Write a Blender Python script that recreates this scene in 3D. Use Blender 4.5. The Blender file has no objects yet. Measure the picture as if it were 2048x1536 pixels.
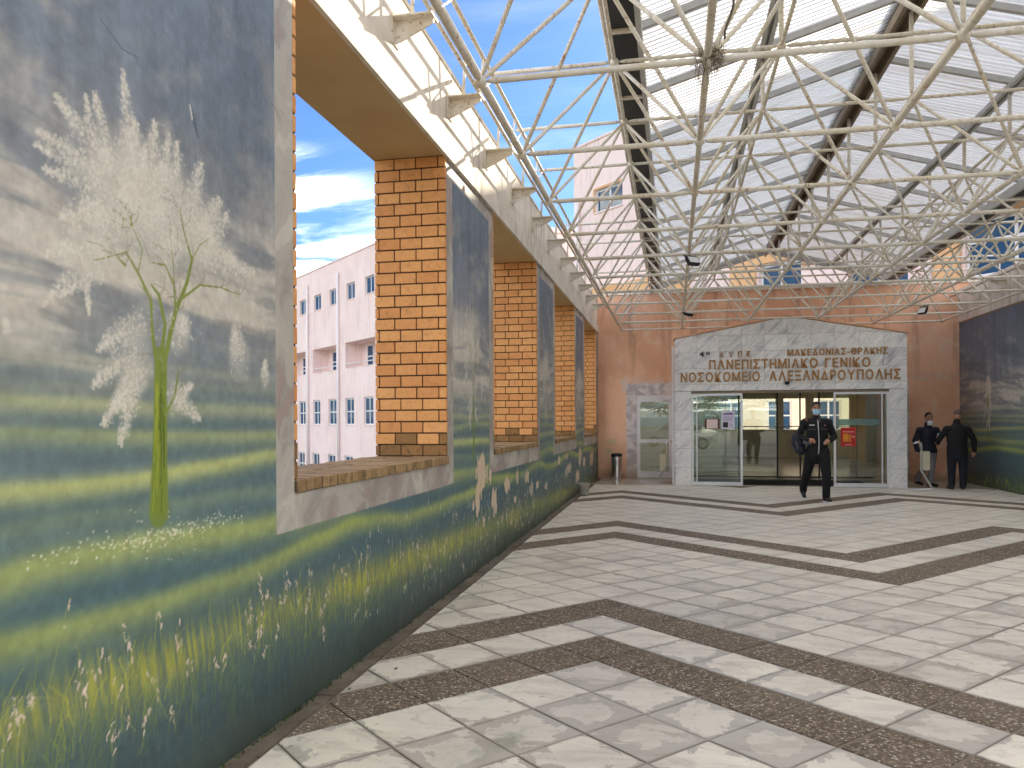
import bpy, bmesh, math, random
import numpy as np
from mathutils import Vector, Matrix, Quaternion
random.seed(7); RNG = np.random.default_rng(7)
R = math.radians
scene = bpy.context.scene
COL = scene.collection

# ------------------------------------------------------------------ camera
cam_d = bpy.data.cameras.new('camera'); cam = bpy.data.objects.new('camera', cam_d); COL.objects.link(cam)
cam_d.sensor_width = 36.0; cam_d.lens = 1565.9 * 36 / 2048; cam_d.shift_y = (842.8 - 768) / 2048
cam_d.clip_start = 0.05; cam_d.clip_end = 3000
cam.matrix_world = Matrix.Translation((0, 0, 1.5)) @ Matrix.Rotation(0.2028, 4, 'Z') @ Matrix.Rotation(R(90), 4, 'X') @ Matrix.Rotation(-0.0052, 4, 'Z')
scene.camera = cam
scene.view_settings.view_transform = 'Standard'; scene.view_settings.look = 'None'
scene.view_settings.exposure = 2.38; scene.view_settings.gamma = 1.0
scene.view_settings.use_curve_mapping = False
scene.view_settings.use_white_balance = True; scene.view_settings.white_balance_temperature = 7250; scene.view_settings.white_balance_tint = 8
scene.cycles.use_denoising = True
scene.cycles.max_bounces = 10; scene.cycles.diffuse_bounces = 5; scene.cycles.transparent_max_bounces = 12
scene.cycles.transmission_bounces = 6; scene.cycles.glossy_bounces = 4
scene.cycles.sample_clamp_indirect = 6.0

# ------------------------------------------------------------------ sky and sun
SUN_AZ = math.atan2(0.283, 0.557)          # to the right of +Y
SUN_EL = R(25)
world = bpy.data.worlds.new('World'); scene.world = world; world.use_nodes = True
wt = world.node_tree; wt.nodes.clear()

def nd(nt, typ, ins=None, **attrs):
    n = nt.nodes.new(typ)
    for k, v in attrs.items(): setattr(n, k, v)
    for k, v in (ins or {}).items():
        s = n.inputs[k]
        if isinstance(v, bpy.types.NodeSocket): nt.links.new(v, s)
        elif isinstance(v, bpy.types.Node): nt.links.new(v.outputs[0], s)
        else:
            if hasattr(s.default_value, '__len__') and not isinstance(v, str):
                v = tuple(v); L = len(s.default_value)
                v = v + (1.0,) * (L - len(v)) if len(v) < L else v[:L]
            s.default_value = v
    return n

def ramp(nt, fac, stops, interp='LINEAR'):
    n = nd(nt, 'ShaderNodeValToRGB', {0: fac}); cr = n.color_ramp; cr.interpolation = interp
    while len(cr.elements) < len(stops): cr.elements.new(0.5)
    for e, (p, c) in zip(cr.elements, stops):
        e.position = p; e.color = tuple(c) + (1.0,) if not isinstance(c, (int, float)) else (c, c, c, 1)
    return n
def math_(nt, op, a, b=0.0, clamp=False): return nd(nt, 'ShaderNodeMath', {0: a, 1: b}, operation=op, use_clamp=clamp)
def mixc(nt, fac, a, b, bt='MIX'): return nd(nt, 'ShaderNodeMixRGB', {0: fac, 1: a, 2: b}, blend_type=bt)

sky = nd(wt, 'ShaderNodeTexSky', sky_type='NISHITA', sun_disc=False, sun_elevation=SUN_EL, sun_rotation=SUN_AZ, air_density=1.0, dust_density=0.6, ozone_density=2.5)
tc = nd(wt, 'ShaderNodeTexCoord'); sx = nd(wt, 'ShaderNodeSeparateXYZ', {0: tc.outputs['Generated']})
zz = math_(wt, 'MAXIMUM', math_(wt, 'ADD', sx.outputs[2], 0.12), 0.05)
cx = math_(wt, 'DIVIDE', sx.outputs[0], zz); cy = math_(wt, 'DIVIDE', sx.outputs[1], zz)
cv = nd(wt, 'ShaderNodeCombineXYZ', {0: cx, 1: cy, 2: 0.0})
mp = nd(wt, 'ShaderNodeMapping', {0: cv, 'Location': (4.28, 3.80, 0), 'Rotation': (0, 0, R(-35)), 'Scale': (0.8, 1.9, 1)})
n1 = nd(wt, 'ShaderNodeTexNoise', {'Vector': mp, 'Scale': 1.5, 'Detail': 9.0, 'Roughness': 0.62, 'Distortion': 0.5})
n2 = nd(wt, 'ShaderNodeTexNoise', {'Vector': nd(wt, 'ShaderNodeMapping', {0: cv, 'Location': (4.556, 4.37, 0)}), 'Scale': 0.6, 'Detail': 2.0})
cl = math_(wt, 'MULTIPLY', ramp(wt, n1.outputs[0], [(0.42, 0.0), (0.64, 1.0)]), ramp(wt, n2.outputs[0], [(0.39, 0.08), (0.54, 1.0)]))
skc = mixc(wt, 0.9, sky, (0.29, 0.52, 0.92), 'MULTIPLY')
cl = math_(wt, 'MULTIPLY', math_(wt, 'POWER', cl, 1.7), ramp(wt, sx.outputs[2], [(0.0, 0.0), (0.03, 1.0)]))
shade = ramp(wt, nd(wt, 'ShaderNodeTexNoise', {'Vector': cv, 'Scale': 1.9, 'Detail': 5.0}).outputs[0], [(0.35, 0.6), (0.65, 1.0)])
skm = mixc(wt, math_(wt, 'MULTIPLY', cl, 0.92), skc, mixc(wt, 1.0, shade, (64.0, 62.4, 60.0, 1), 'MULTIPLY'))
bg = nd(wt, 'ShaderNodeBackground', {0: skm, 1: 0.05})
wo = nd(wt, 'ShaderNodeOutputWorld', {0: bg})
sun_d = bpy.data.lights.new('sun', 'SUN'); sun_d.energy = 2.0; sun_d.angle = R(0.5); sun_d.color = (1.0, 0.93, 0.82)
sun = bpy.data.objects.new('sun', sun_d); COL.objects.link(sun)
SDIR = Vector((math.sin(SUN_AZ) * math.cos(SUN_EL), math.cos(SUN_AZ) * math.cos(SUN_EL), math.sin(SUN_EL)))
sun.rotation_euler = SDIR.to_track_quat('Z', 'Y').to_euler(); sun.location = (10, 20, 30)

# ------------------------------------------------------------------ dimensions
XL, XR, YE = -1.93, 6.75, 20.6
ZS, ZP, TH = 3.82, 4.6, 0.65
OPEN = [(3.80, 6.55), (8.42, 11.2), (13.0, 15.65), (17.45, 20.1)]
ZB, ZSILL = 1.135, 1.20
T0 = (-1.2365, 5.0314); TD = 1.4565; TDY = 1.4509; TZ, TZ2 = 3.7474, 4.78
XM = 2.405                                   # ridge

# ------------------------------------------------------------------ object helpers
def tag(o, label=None, cat=None, group=None, kind=None):
    if label: o['label'] = label
    if cat: o['category'] = cat
    if group: o['group'] = group
    if kind: o['kind'] = kind
    return o
def thing(name, label, cat, loc=(0, 0, 0), group=None):
    o = bpy.data.objects.new(name, None); o.empty_display_size = 0.2; o.location = loc; COL.objects.link(o)
    return tag(o, label, cat, group)
def wpos(o):
    p = Vector((0, 0, 0))
    while o is not None: p = p + o.location; o = o.parent
    return p
def link(name, me, parent=None, loc=None, rot=None, scale=None):
    o = bpy.data.objects.new(name, me); COL.objects.link(o)
    if parent is not None: o.parent = parent
    if loc is not None: o.location = Vector(loc) - (wpos(parent) if parent is not None else Vector((0, 0, 0)))
    if rot is not None:
        if isinstance(rot, Quaternion): o.rotation_mode = 'QUATERNION'; o.rotation_quaternion = rot
        else: o.rotation_euler = rot
    if scale is not None: o.scale = scale
    return o
class MB:
    """collects simple solids; build() makes one mesh object, vertices in world space"""
    def __init__(s): s.v = []; s.f = []
    def add(s, vs, fs):
        b = len(s.v); s.v += [tuple(p) for p in vs]; s.f += [tuple(i + b for i in f) for f in fs]; return s
    def box(s, a, b, M=None):
        x0, y0, z0 = a; x1, y1, z1 = b
        vs = [(x0, y0, z0), (x1, y0, z0), (x1, y1, z0), (x0, y1, z0), (x0, y0, z1), (x1, y0, z1), (x1, y1, z1), (x0, y1, z1)]
        if M is not None: vs = [M @ Vector(p) for p in vs]
        return s.add(vs, [(0, 3, 2, 1), (4, 5, 6, 7), (0, 1, 5, 4), (1, 2, 6, 5), (2, 3, 7, 6), (3, 0, 4, 7)])
    def tube(s, pts, rad, n=8, cap=True):
        pts = [Vector(p) for p in pts]
        rads = rad if isinstance(rad, (list, tuple)) else [rad] * len(pts)
        rings = []; prev = None
        for i, p in enumerate(pts):
            d = (pts[min(i + 1, len(pts) - 1)] - pts[max(i - 1, 0)])
            d = d.normalized() if d.length > 1e-9 else Vector((0, 0, 1))
            if prev is None:
                u = d.orthogonal().normalized()
            else:
                u = (prev - d * prev.dot(d)); u = u.normalized() if u.length > 1e-6 else d.orthogonal().normalized()
            prev = u; w = d.cross(u)
            rings.append([p + (u * math.cos(2 * math.pi * k / n) + w * math.sin(2 * math.pi * k / n)) * rads[i] for k in range(n)])
        vs = [q for r in rings for q in r]; fs = []
        for i in range(len(pts) - 1):
            for k in range(n): fs.append((i * n + k, i * n + (k + 1) % n, (i + 1) * n + (k + 1) % n, (i + 1) * n + k))
        if cap: fs.append(tuple(range(n - 1, -1, -1))); fs.append(tuple((len(pts) - 1) * n + k for k in range(n)))
        return s.add(vs, fs)
    def lathe(s, c, prof, n=24, M=None):
        vs = []; fs = []
        for r, z in prof:
            for k in range(n):
                a = 2 * math.pi * k / n; p = Vector((r * math.cos(a), r * math.sin(a), z))
                vs.append((M @ p if M is not None else p) + Vector(c))
        for i in range(len(prof) - 1):
            for k in range(n): fs.append((i * n + k, i * n + (k + 1) % n, (i + 1) * n + (k + 1) % n, (i + 1) * n + k))
        return s.add(vs, fs)
    def prism(s, poly, ext):
        """poly: list of 3D points, extruded by vector ext"""
        n = len(poly); e = Vector(ext); vs = [Vector(p) for p in poly] + [Vector(p) + e for p in poly]
        fs = [tuple(range(n - 1, -1, -1)), tuple(range(n, 2 * n))] + [(i, (i + 1) % n, n + (i + 1) % n, n + i) for i in range(n)]
        return s.add(vs, fs)
    def ell(s, c, r, n=12, m=8, M=None):
        prof = [(math.sin(math.pi * i / m), -math.cos(math.pi * i / m)) for i in range(m + 1)]
        vs = []; fs = []
        for pr, pz in prof:
            for k in range(n):
                a = 2 * math.pi * k / n; p = Vector((pr * math.cos(a) * r[0], pr * math.sin(a) * r[1], pz * r[2]))
                vs.append((M @ p if M is not None else p) + Vector(c))
        for i in range(m):
            for k in range(n): fs.append((i * n + k, i * n + (k + 1) % n, (i + 1) * n + (k + 1) % n, (i + 1) * n + k))
        return s.add(vs, fs)
    def mesh(s, name, mat, off=Vector((0, 0, 0)), smooth=False):
        me = bpy.data.meshes.new(name)
        me.from_pydata([(p[0] - off[0], p[1] - off[1], p[2] - off[2]) for p in s.v], [], s.f)
        if mat is not None: me.materials.append(mat)
        if smooth: me.polygons.foreach_set('use_smooth', [True] * len(me.polygons))
        bm = bmesh.new(); bm.from_mesh(me); bmesh.ops.recalc_face_normals(bm, faces=bm.faces); bm.to_mesh(me); bm.free()
        return me
    def build(s, name, mat, parent=None, smooth=False, kind=None):
        off = wpos(parent) if parent is not None else Vector((0, 0, 0))
        o = link(name, s.mesh(name, mat, off, smooth), parent)
        if kind: o['kind'] = kind
        return o
def bevel_mesh(me, w, seg=1):
    bm = bmesh.new(); bm.from_mesh(me)
    bmesh.ops.bevel(bm, geom=list(bm.edges), offset=w, segments=seg, affect='EDGES', profile=0.5)
    bm.to_mesh(me); bm.free(); return me
def box_mesh(name, size, mat, bev=0.0):
    h = [x / 2 for x in size]
    me = MB().box((-h[0], -h[1], -h[2]), (h[0], h[1], h[2])).mesh(name, mat)
    return bevel_mesh(me, bev) if bev else me

# ------------------------------------------------------------------ materials
def lin(c): 
    c = [x / 255.0 for x in c]
    return tuple(x / 12.92 if x <= 0.04045 else ((x + 0.055) / 1.055) ** 2.4 for x in c)
def base(name, col=(0.5, 0.5, 0.5), rough=0.7, metal=0.0, spec=0.4):
    m = bpy.data.materials.new(name); m.use_nodes = True; nt = m.node_tree; b = nt.nodes['Principled BSDF']
    b.inputs['Base Color'].default_value = (*col, 1); b.inputs['Roughness'].default_value = rough
    b.inputs['Metallic'].default_value = metal; b.inputs['Specular IOR Level'].default_value = spec
    return m, nt, b
def wire(nt, b, col=None, rough=None, height=None, bump=0.2, dist=0.01):
    if col is not None: nt.links.new(col.outputs[0] if isinstance(col, bpy.types.Node) else col, b.inputs['Base Color'])
    if rough is not None: nt.links.new(rough.outputs[0] if isinstance(rough, bpy.types.Node) else rough, b.inputs['Roughness'])
    if height is not None:
        bp = nd(nt, 'ShaderNodeBump', {'Strength': bump, 'Distance': dist, 'Height': height}); nt.links.new(bp.outputs[0], b.inputs['Normal'])
def wp(nt): return nd(nt, 'ShaderNodeNewGeometry').outputs['Position']
def noise(nt, vec, scale, detail=4.0, rough=0.55, dist=0.0, sc=None, rot=None):
    if sc is not None or rot is not None: vec = nd(nt, 'ShaderNodeMapping', {0: vec, 'Scale': sc or (1, 1, 1), 'Rotation': rot or (0, 0, 0)}).outputs[0]
    return nd(nt, 'ShaderNodeTexNoise', {'Vector': vec, 'Scale': scale, 'Detail': detail, 'Roughness': rough, 'Distortion': dist}).outputs[0]
def plaster(name, c1, c2, scale=1.2, rough=0.85, streak=None, bump=0.15, rand=0.0):
    m, nt, b = base(name, c1, rough)
    P = wp(nt); n = noise(nt, P, scale, 6, 0.6)
    c = mixc(nt, ramp(nt, n, [(0.35, 0.0), (0.7, 1.0)]), (*c1, 1), (*c2, 1))
    if streak:
        s = noise(nt, P, 3.0, 5, 0.65, sc=(2.2, 2.2, 0.16)); s2 = noise(nt, P, 0.7, 2)
        f = math_(nt, 'MULTIPLY', ramp(nt, s, [(0.5, 0.0), (0.74, 1.0)]), ramp(nt, s2, [(0.35, 0.1), (0.65, streak[1])]))
        c = mixc(nt, f, c, (*streak[0], 1))
    wire(nt, b, c, None, noise(nt, P, 60, 3), bump, 0.004)
    return m
def simple(name, c, rough=0.6, metal=0.0, spec=0.4, var=0.12, scale=8.0):
    m, nt, b = base(name, c, rough, metal, spec)
    n = noise(nt, wp(nt), scale, 4, 0.6)
    d = tuple(x * (1 - var * 2) for x in c); u = tuple(min(1, x * (1 + var)) for x in c)
    wire(nt, b, mixc(nt, n, (*d, 1), (*u, 1)), math_(nt, 'ADD', math_(nt, 'MULTIPLY', n, 0.2), rough - 0.1))
    return m

M = {}
# mural paint: colour painted on the wall mesh as an attribute
def mural_mat():
    m, nt, b = base('mural_paint', rough=0.5, spec=0.35)
    a = nd(nt, 'ShaderNodeAttribute', attribute_name='Col'); P = wp(nt)
    n = noise(nt, P, 9, 5, 0.6); c = mixc(nt, 0.16, a.outputs[0], ramp(nt, n, [(0.3, 0.35), (0.7, 0.75)]), 'OVERLAY')
    h = math_(nt, 'ADD', noise(nt, P, 60, 4, 0.62, sc=(1, 1, 0.7)), math_(nt, 'MULTIPLY', noise(nt, P, 11, 4), 1.1))
    wire(nt, b, c, ramp(nt, n, [(0.3, 0.42), (0.8, 0.62)]), h, 0.5, 0.007)
    return m
M['mural'] = mural_mat()
def brick_mat(name, ca, cb, stain, sf):
    m, nt, b = base(name, ca, 0.75)
    oi = nd(nt, 'ShaderNodeObjectInfo'); P = wp(nt)
    n = noise(nt, P, 14, 5, 0.65, 0.6); c = mixc(nt, oi.outputs['Random'], (*ca, 1), (*cb, 1))
    c = mixc(nt, ramp(nt, n, [(0.52, 0.0), (0.72, sf)]), c, (*stain, 1))
    n2 = noise(nt, P, 40, 4, 0.7); c = mixc(nt, ramp(nt, n2, [(0.3, 0.22), (0.6, 0.0)]), c, (*[x * 0.45 for x in stain], 1))
    wire(nt, b, c, None, n2, 0.35, 0.004)
    return m
M['brick'] = brick_mat('orange_brick', lin((232, 168, 104)), lin((216, 146, 86)), lin((170, 108, 64)), 0.45)
M['brick_low'] = brick_mat('stained_brick', lin((158, 116, 66)), lin((138, 100, 60)), lin((70, 56, 36)), 0.8)
M['brick_sill'] = brick_mat('sill_brick', lin((168, 138, 96)), lin((140, 112, 76)), lin((72, 60, 42)), 0.85)
M['mortar'] = simple('mortar', lin((78, 58, 42)), 0.95, var=0.2, scale=30)
M['sill_mortar'] = simple('sill_mortar', lin((92, 78, 58)), 0.95, var=0.2, scale=30)
M['beam'] = plaster('beam_paint', lin((226, 217, 204)), lin((206, 196, 182)), 2.0, streak=(lin((104, 94, 82)), 0.9))
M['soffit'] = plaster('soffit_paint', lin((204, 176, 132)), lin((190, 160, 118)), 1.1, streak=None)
M['endwall'] = plaster('orange_plaster', lin((222, 168, 132)), lin((208, 152, 114)), 0.9)
M['pink'] = plaster('pink_plaster', lin((248, 227, 220)), lin((242, 216, 209)), 0.35, streak=(lin((168, 154, 156)), 0.55))
M['orange'] = plaster('orange_facade', lin((232, 186, 138)), lin((222, 172, 122)), 0.5)
M['cream'] = plaster('cream_plaster', lin((242, 236, 212)), lin((234, 226, 200)), 0.5)
M['kerb'] = plaster('gutter_concrete', lin((120, 110, 96)), lin((84, 76, 64)), 4.0)
M['pipe'] = simple('drain_pipe_paint', lin((240, 232, 230)), 0.6, var=0.05)
M['white'] = simple('white_paint', (0.78, 0.78, 0.77), 0.4, var=0.05)
M['alu'] = simple('aluminium', (0.72, 0.72, 0.72), 0.35, 0.35, var=0.06)
M['dark_metal'] = simple('dark_metal', (0.03, 0.032, 0.035), 0.45, 0.3)
M['black'] = simple('black_plastic', (0.012, 0.012, 0.013), 0.45)
M['chrome'] = simple('chrome', (0.75, 0.75, 0.76), 0.18, 1.0, var=0.03)
M['steel'] = simple('grey_steel', lin((196, 196, 194)), 0.5, 0.0, var=0.12)
M['steel_dark'] = simple('brown_steel', lin((146, 130, 110)), 0.6, 0.0, var=0.25)
M['cable'] = simple('cable_grey', (0.2, 0.19, 0.18), 0.6)
M['board'] = simple('cream_board', lin((205, 196, 168)), 0.5)
M['paper'] = simple('paper', lin((222, 214, 232)), 0.6, var=0.04)
M['paper_pink'] = simple('paper_pink', lin((232, 206, 200)), 0.6, var=0.04)
M['ink'] = simple('ink', lin((70, 52, 110)), 0.6)
M['ink_grey'] = simple('ink_grey', lin((170, 158, 186)), 0.6)
M['red'] = simple('red_print', lin((190, 30, 30)), 0.45)
M['gold_print'] = simple('yellow_print', lin((222, 140, 40)), 0.45)
M['pale_red'] = simple('pale_print', lin((226, 150, 140)), 0.45)
M['brown_frame'] = simple('brown_frame', lin((100, 62, 44)), 0.5)
M['bronze'] = simple('bronze_letter', lin((176, 128, 74)), 0.45, 0.25, var=0.18, scale=20)
M['nest'] = simple('straw', lin((128, 112, 92)), 0.95, var=0.3, scale=60)
M['lamp_glass'] = simple('lamp_glass', (0.82, 0.83, 0.84), 0.15, var=0.03)
M['asphalt'] = plaster('forecourt', lin((150, 146, 138)), lin((132, 128, 120)), 2.0)
M['earth'] = plaster('earth', (0.16, 0.14, 0.09), (0.10, 0.12, 0.05), 0.3)
M['slab'] = simple('joint_mortar', lin((140, 128, 112)), 0.95, var=0.25, scale=25)
M['moss'] = simple('moss_green', (0.05, 0.10, 0.025), 0.9, var=0.3, scale=40)

def truss_mat():
    m, nt, b = base('truss_paint', lin((222, 216, 204)), 0.42, 0.0, 0.5)
    P = wp(nt); n = noise(nt, P, 4.0, 4, 0.6)
    c = mixc(nt, ramp(nt, n, [(0.35, 0.0), (0.7, 1.0)]), (*lin((226, 221, 210)), 1), (*lin((206, 194, 168)), 1))
    ru = math_(nt, 'MULTIPLY', ramp(nt, noise(nt, P, 26, 5, 0.7), [(0.54, 0.0), (0.66, 1.0)]), ramp(nt, noise(nt, P, 0.55, 3), [(0.38, 0.0), (0.58, 0.95)]))
    c = mixc(nt, ru, c, (*lin((140, 84, 46)), 1))
    wire(nt, b, c, ramp(nt, n, [(0.3, 0.35), (0.7, 0.55)]))
    return m
M['truss'] = truss_mat()
def sheet_mat():
    m = bpy.data.materials.new('translucent_sheet'); m.use_nodes = True; nt = m.node_tree; nt.nodes.clear()
    P = wp(nt)
    s = noise(nt, P, 2.4, 5, 0.65, sc=(0.18, 5.0, 0.3)); s2 = noise(nt, P, 0.45, 3); s3 = noise(nt, P, 3.2, 6, 0.72, sc=(0.10, 5.0, 0.3))
    c = mixc(nt, ramp(nt, s, [(0.4, 0.0), (0.75, 0.8)]), (0.73, 0.73, 0.71, 1), (0.58, 0.57, 0.53, 1))
    c = mixc(nt, math_(nt, 'MULTIPLY', ramp(nt, s3, [(0.52, 0.0), (0.70, 0.9)]), ramp(nt, s2, [(0.40, 0.2), (0.60, 1.0)])), c, (0.34, 0.25, 0.13, 1))
    t = nd(nt, 'ShaderNodeBsdfTranslucent', {0: c}); d = nd(nt, 'ShaderNodeBsdfDiffuse', {0: c})
    mx = nd(nt, 'ShaderNodeMixShader', {0: 0.12, 1: t, 2: d})
    nd(nt, 'ShaderNodeOutputMaterial', {0: mx}); return m
M['sheet'] = sheet_mat()
def marble_mat():
    m, nt, b = base('grey_marble', rough=0.3, spec=0.5)
    oi = nd(nt, 'ShaderNodeObjectInfo'); tcn = nd(nt, 'ShaderNodeTexCoord')
    off = nd(nt, 'ShaderNodeVectorMath', {0: tcn.outputs['Object'], 1: nd(nt, 'ShaderNodeVectorMath', {0: (13.1, 7.7, 31.3), 'Scale': oi.outputs['Random']}, operation='SCALE').outputs[0]}, operation='ADD').outputs[0]
    rot = nd(nt, 'ShaderNodeMapping', {0: off, 'Rotation': (0, R(42), 0)}).outputs[0]
    v = noise(nt, rot, 2.4, 7, 0.62, 0.9, sc=(0.55, 1, 2.6)); v2 = noise(nt, rot, 5.0, 6, 0.6, 1.5, sc=(0.45, 1, 2.2))
    c = ramp(nt, v, [(0.28, lin((176, 176, 180))), (0.42, lin((226, 224, 222))), (0.52, lin((244, 241, 236))), (0.62, lin((238, 235, 231))), (0.76, lin((206, 205, 206)))])
    f = ramp(nt, v2, [(0.47, 0.0), (0.50, 0.55), (0.53, 0.0)])
    c = mixc(nt, f, c, (*lin((168, 168, 172)), 1))
    g = mixc(nt, 1.0, c, ramp(nt, oi.outputs['Random'], [(0, 0.92), (1, 1.0)]), 'MULTIPLY')
    wire(nt, b, g); return m
M['marble'] = marble_mat()

# --- pavement tiles -------------------------------------------------------
GTH, GS, GO = 0.8351, 0.4083, (-1.5757, 3.6957)
E1 = np.array([math.cos(GTH), math.sin(GTH)]) * GS; E2 = np.array([math.sin(GTH), -math.cos(GTH)]) * GS
def tile_light():
    m, nt, b = base('worn_tile', rough=0.45, spec=0.4)
    P = wp(nt)
    q = nd(nt, 'ShaderNodeVectorMath', {0: P, 1: (GO[0], GO[1], 0)}, operation='SUBTRACT').outputs[0]
    q = nd(nt, 'ShaderNodeMapping', {0: q, 'Rotation': (0, 0, -GTH), 'Scale': (1 / GS, 1 / GS, 1)}).outputs[0]
    fr = nd(nt, 'ShaderNodeVectorMath', {0: nd(nt, 'ShaderNodeVectorMath', {0: q}, operation='FRACTION').outputs[0], 1: (0.5, 0.5, 0)}, operation='SUBTRACT').outputs[0]
    ab = nd(nt, 'ShaderNodeSeparateXYZ', {0: nd(nt, 'ShaderNodeVectorMath', {0: fr}, operation='ABSOLUTE').outputs[0]})
    ed = math_(nt, 'MAXIMUM', ab.outputs[0], ab.outputs[1])                     # 0 centre .. 0.5 edge
    fl = nd(nt, 'ShaderNodeVectorMath', {0: q}, operation='FLOOR').outputs[0]
    wn = nd(nt, 'ShaderNodeTexWhiteNoise', {0: fl}, noise_dimensions='2D')
    off = nd(nt, 'ShaderNodeVectorMath', {0: P, 1: nd(nt, 'ShaderNodeVectorMath', {0: wn.outputs[1], 'Scale': 9.0}, operation='SCALE').outputs[0]}, operation='ADD').outputs[0]
    n = noise(nt, off, 5.0, 6, 0.6, 0.8)
    # worn light coat in the middle of each tile, greyer where it has flaked at the edges
    s = math_(nt, 'SUBTRACT', math_(nt, 'ADD', math_(nt, 'MULTIPLY', n, 1.1), math_(nt, 'MULTIPLY', wn.outputs[0], 0.30)), math_(nt, 'MULTIPLY', ed, 1.1))
    k = ramp(nt, s, [(0.225, 0.0), (0.24, 1.0)])
    big = noise(nt, P, 0.32, 3, 0.5)
    grey = mixc(nt, ramp(nt, big, [(0.4, 0), (0.6, 1)]), (*lin((188, 179, 166)), 1), (*lin((186, 182, 175)), 1))
    light = mixc(nt, ramp(nt, noise(nt, P, 3.0, 5, 0.65), [(0.35, 0), (0.7, 1)]), (*lin((238, 231, 214)), 1), (*lin((222, 216, 203)), 1))
    sepP = nd(nt, 'ShaderNodeSeparateXYZ', {0: P})
    zone = ramp(nt, math_(nt, 'SUBTRACT', math_(nt, 'ADD', noise(nt, P, 0.45, 3, 0.5), 0.28), math_(nt, 'MULTIPLY', sepP.outputs[1], 0.045)), [(0.30, 0.25), (0.52, 1.0)])
    c = mixc(nt, math_(nt, 'MULTIPLY', k, ramp(nt, wn.outputs[0], [(0.0, 0.5), (0.7, 1.0)])), mixc(nt, zone, light, grey), light)
    wide = noise(nt, P, 2.2, 6, 0.7, 0.6, rot=(0, 0, 0.2), sc=(0.5, 3.0, 1))
    c = mixc(nt, ramp(nt, wide, [(0.50, 0.0), (0.66, 0.45)]), c, (*lin((196, 190, 180)), 1))
    sm = ramp(nt, noise(nt, P, 1.7, 7, 0.68, 1.2, rot=(0, 0, 0.5), sc=(1, 2.2, 1)), [(0.50, 0.0), (0.70, 0.5)])
    c = mixc(nt, sm, c, (*lin((150, 140, 124)), 1))
    gr = ramp(nt, noise(nt, P, 0.9, 5, 0.7, 1.5), [(0.60, 0.0), (0.74, 0.5)])
    c = mixc(nt, gr, c, (*lin((126, 142, 130)), 1))
    dk = ramp(nt, noise(nt, P, 16, 6, 0.78), [(0.58, 0.0), (0.70, 0.6)])
    c = mixc(nt, dk, c, (*lin((112, 104, 92)), 1))
    ej = ramp(nt, ed, [(0.455, 0.0), (0.488, 0.5)])
    c = mixc(nt, ej, c, (*lin((146, 138, 126)), 1))
    wire(nt, b, c, ramp(nt, n, [(0.3, 0.34), (0.7, 0.6)]), math_(nt, 'ADD', math_(nt, 'MULTIPLY', k, 0.35), noise(nt, P, 120, 3)), 0.22, 0.003)
    return m
M['tile'] = tile_light()
def tile_dark():
    m, nt, b = base('exposed_aggregate', rough=0.8, spec=0.3)
    P = wp(nt)
    v = nd(nt, 'ShaderNodeTexVoronoi', {'Vector': P, 'Scale': 75.0, 'Randomness': 1.0}, feature='F1')
    h = math_(nt, 'SUBTRACT', 0.6, v.outputs['Distance'])
    hue = nd(nt, 'ShaderNodeSeparateColor', {0: v.outputs['Color']})
    c = ramp(nt, hue.outputs[0], [(0.0, lin((92, 80, 68))), (0.45, lin((138, 122, 106))), (0.7, lin((168, 152, 132))), (0.88, lin((118, 106, 96))), (0.93, lin((206, 198, 184))), (1.0, lin((224, 216, 204)))], 'CONSTANT')
    c = mixc(nt, ramp(nt, v.outputs['Distance'], [(0.42, 0.0), (0.66, 0.9)]), c, (*lin((106, 94, 80)), 1))
    c = mixc(nt, ramp(nt, noise(nt, P, 1.2, 4), [(0.4, 0.0), (0.7, 0.45)]), c, (*lin((140, 126, 108)), 1))
    wire(nt, b, c, None, h, 0.9, 0.006); return m
M['agg'] = tile_dark()

def glass_mat(name, tint, f0, rough=0.0, opac=0.0, body=(0.02, 0.03, 0.03), ior=1.5):
    m = bpy.data.materials.new(name); m.use_nodes = True; nt = m.node_tree; nt.nodes.clear()
    fr = nd(nt, 'ShaderNodeFresnel', {0: ior}); f = math_(nt, 'ADD', fr, f0, True)
    tr = nd(nt, 'ShaderNodeBsdfTransparent', {0: (*tint, 1)}); gl = nd(nt, 'ShaderNodeBsdfGlossy', {0: (0.95, 0.97, 0.97, 1), 'Roughness': rough})
    if opac > 0: tr = nd(nt, 'ShaderNodeMixShader', {0: opac, 1: tr, 2: nd(nt, 'ShaderNodeBsdfDiffuse', {0: (*body, 1)})})
    nd(nt, 'ShaderNodeOutputMaterial', {0: nd(nt, 'ShaderNodeMixShader', {0: f, 1: tr, 2: gl})}); return m
M['glass'] = glass_mat('door_glass', (0.86, 0.91, 0.88), 0.04)
M['glass_teal'] = glass_mat('teal_band', (0.5, 0.72, 0.70), 0.06, 0.15, 0.55, lin((110, 150, 146)))
M['pane'] = glass_mat('window_pane', (0.2, 0.25, 0.3), 0.01, 0.02, 0.9, (0.03, 0.085, 0.17), 1.25)  # blue body colour stands in for the sky mirrored in the panes

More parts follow.
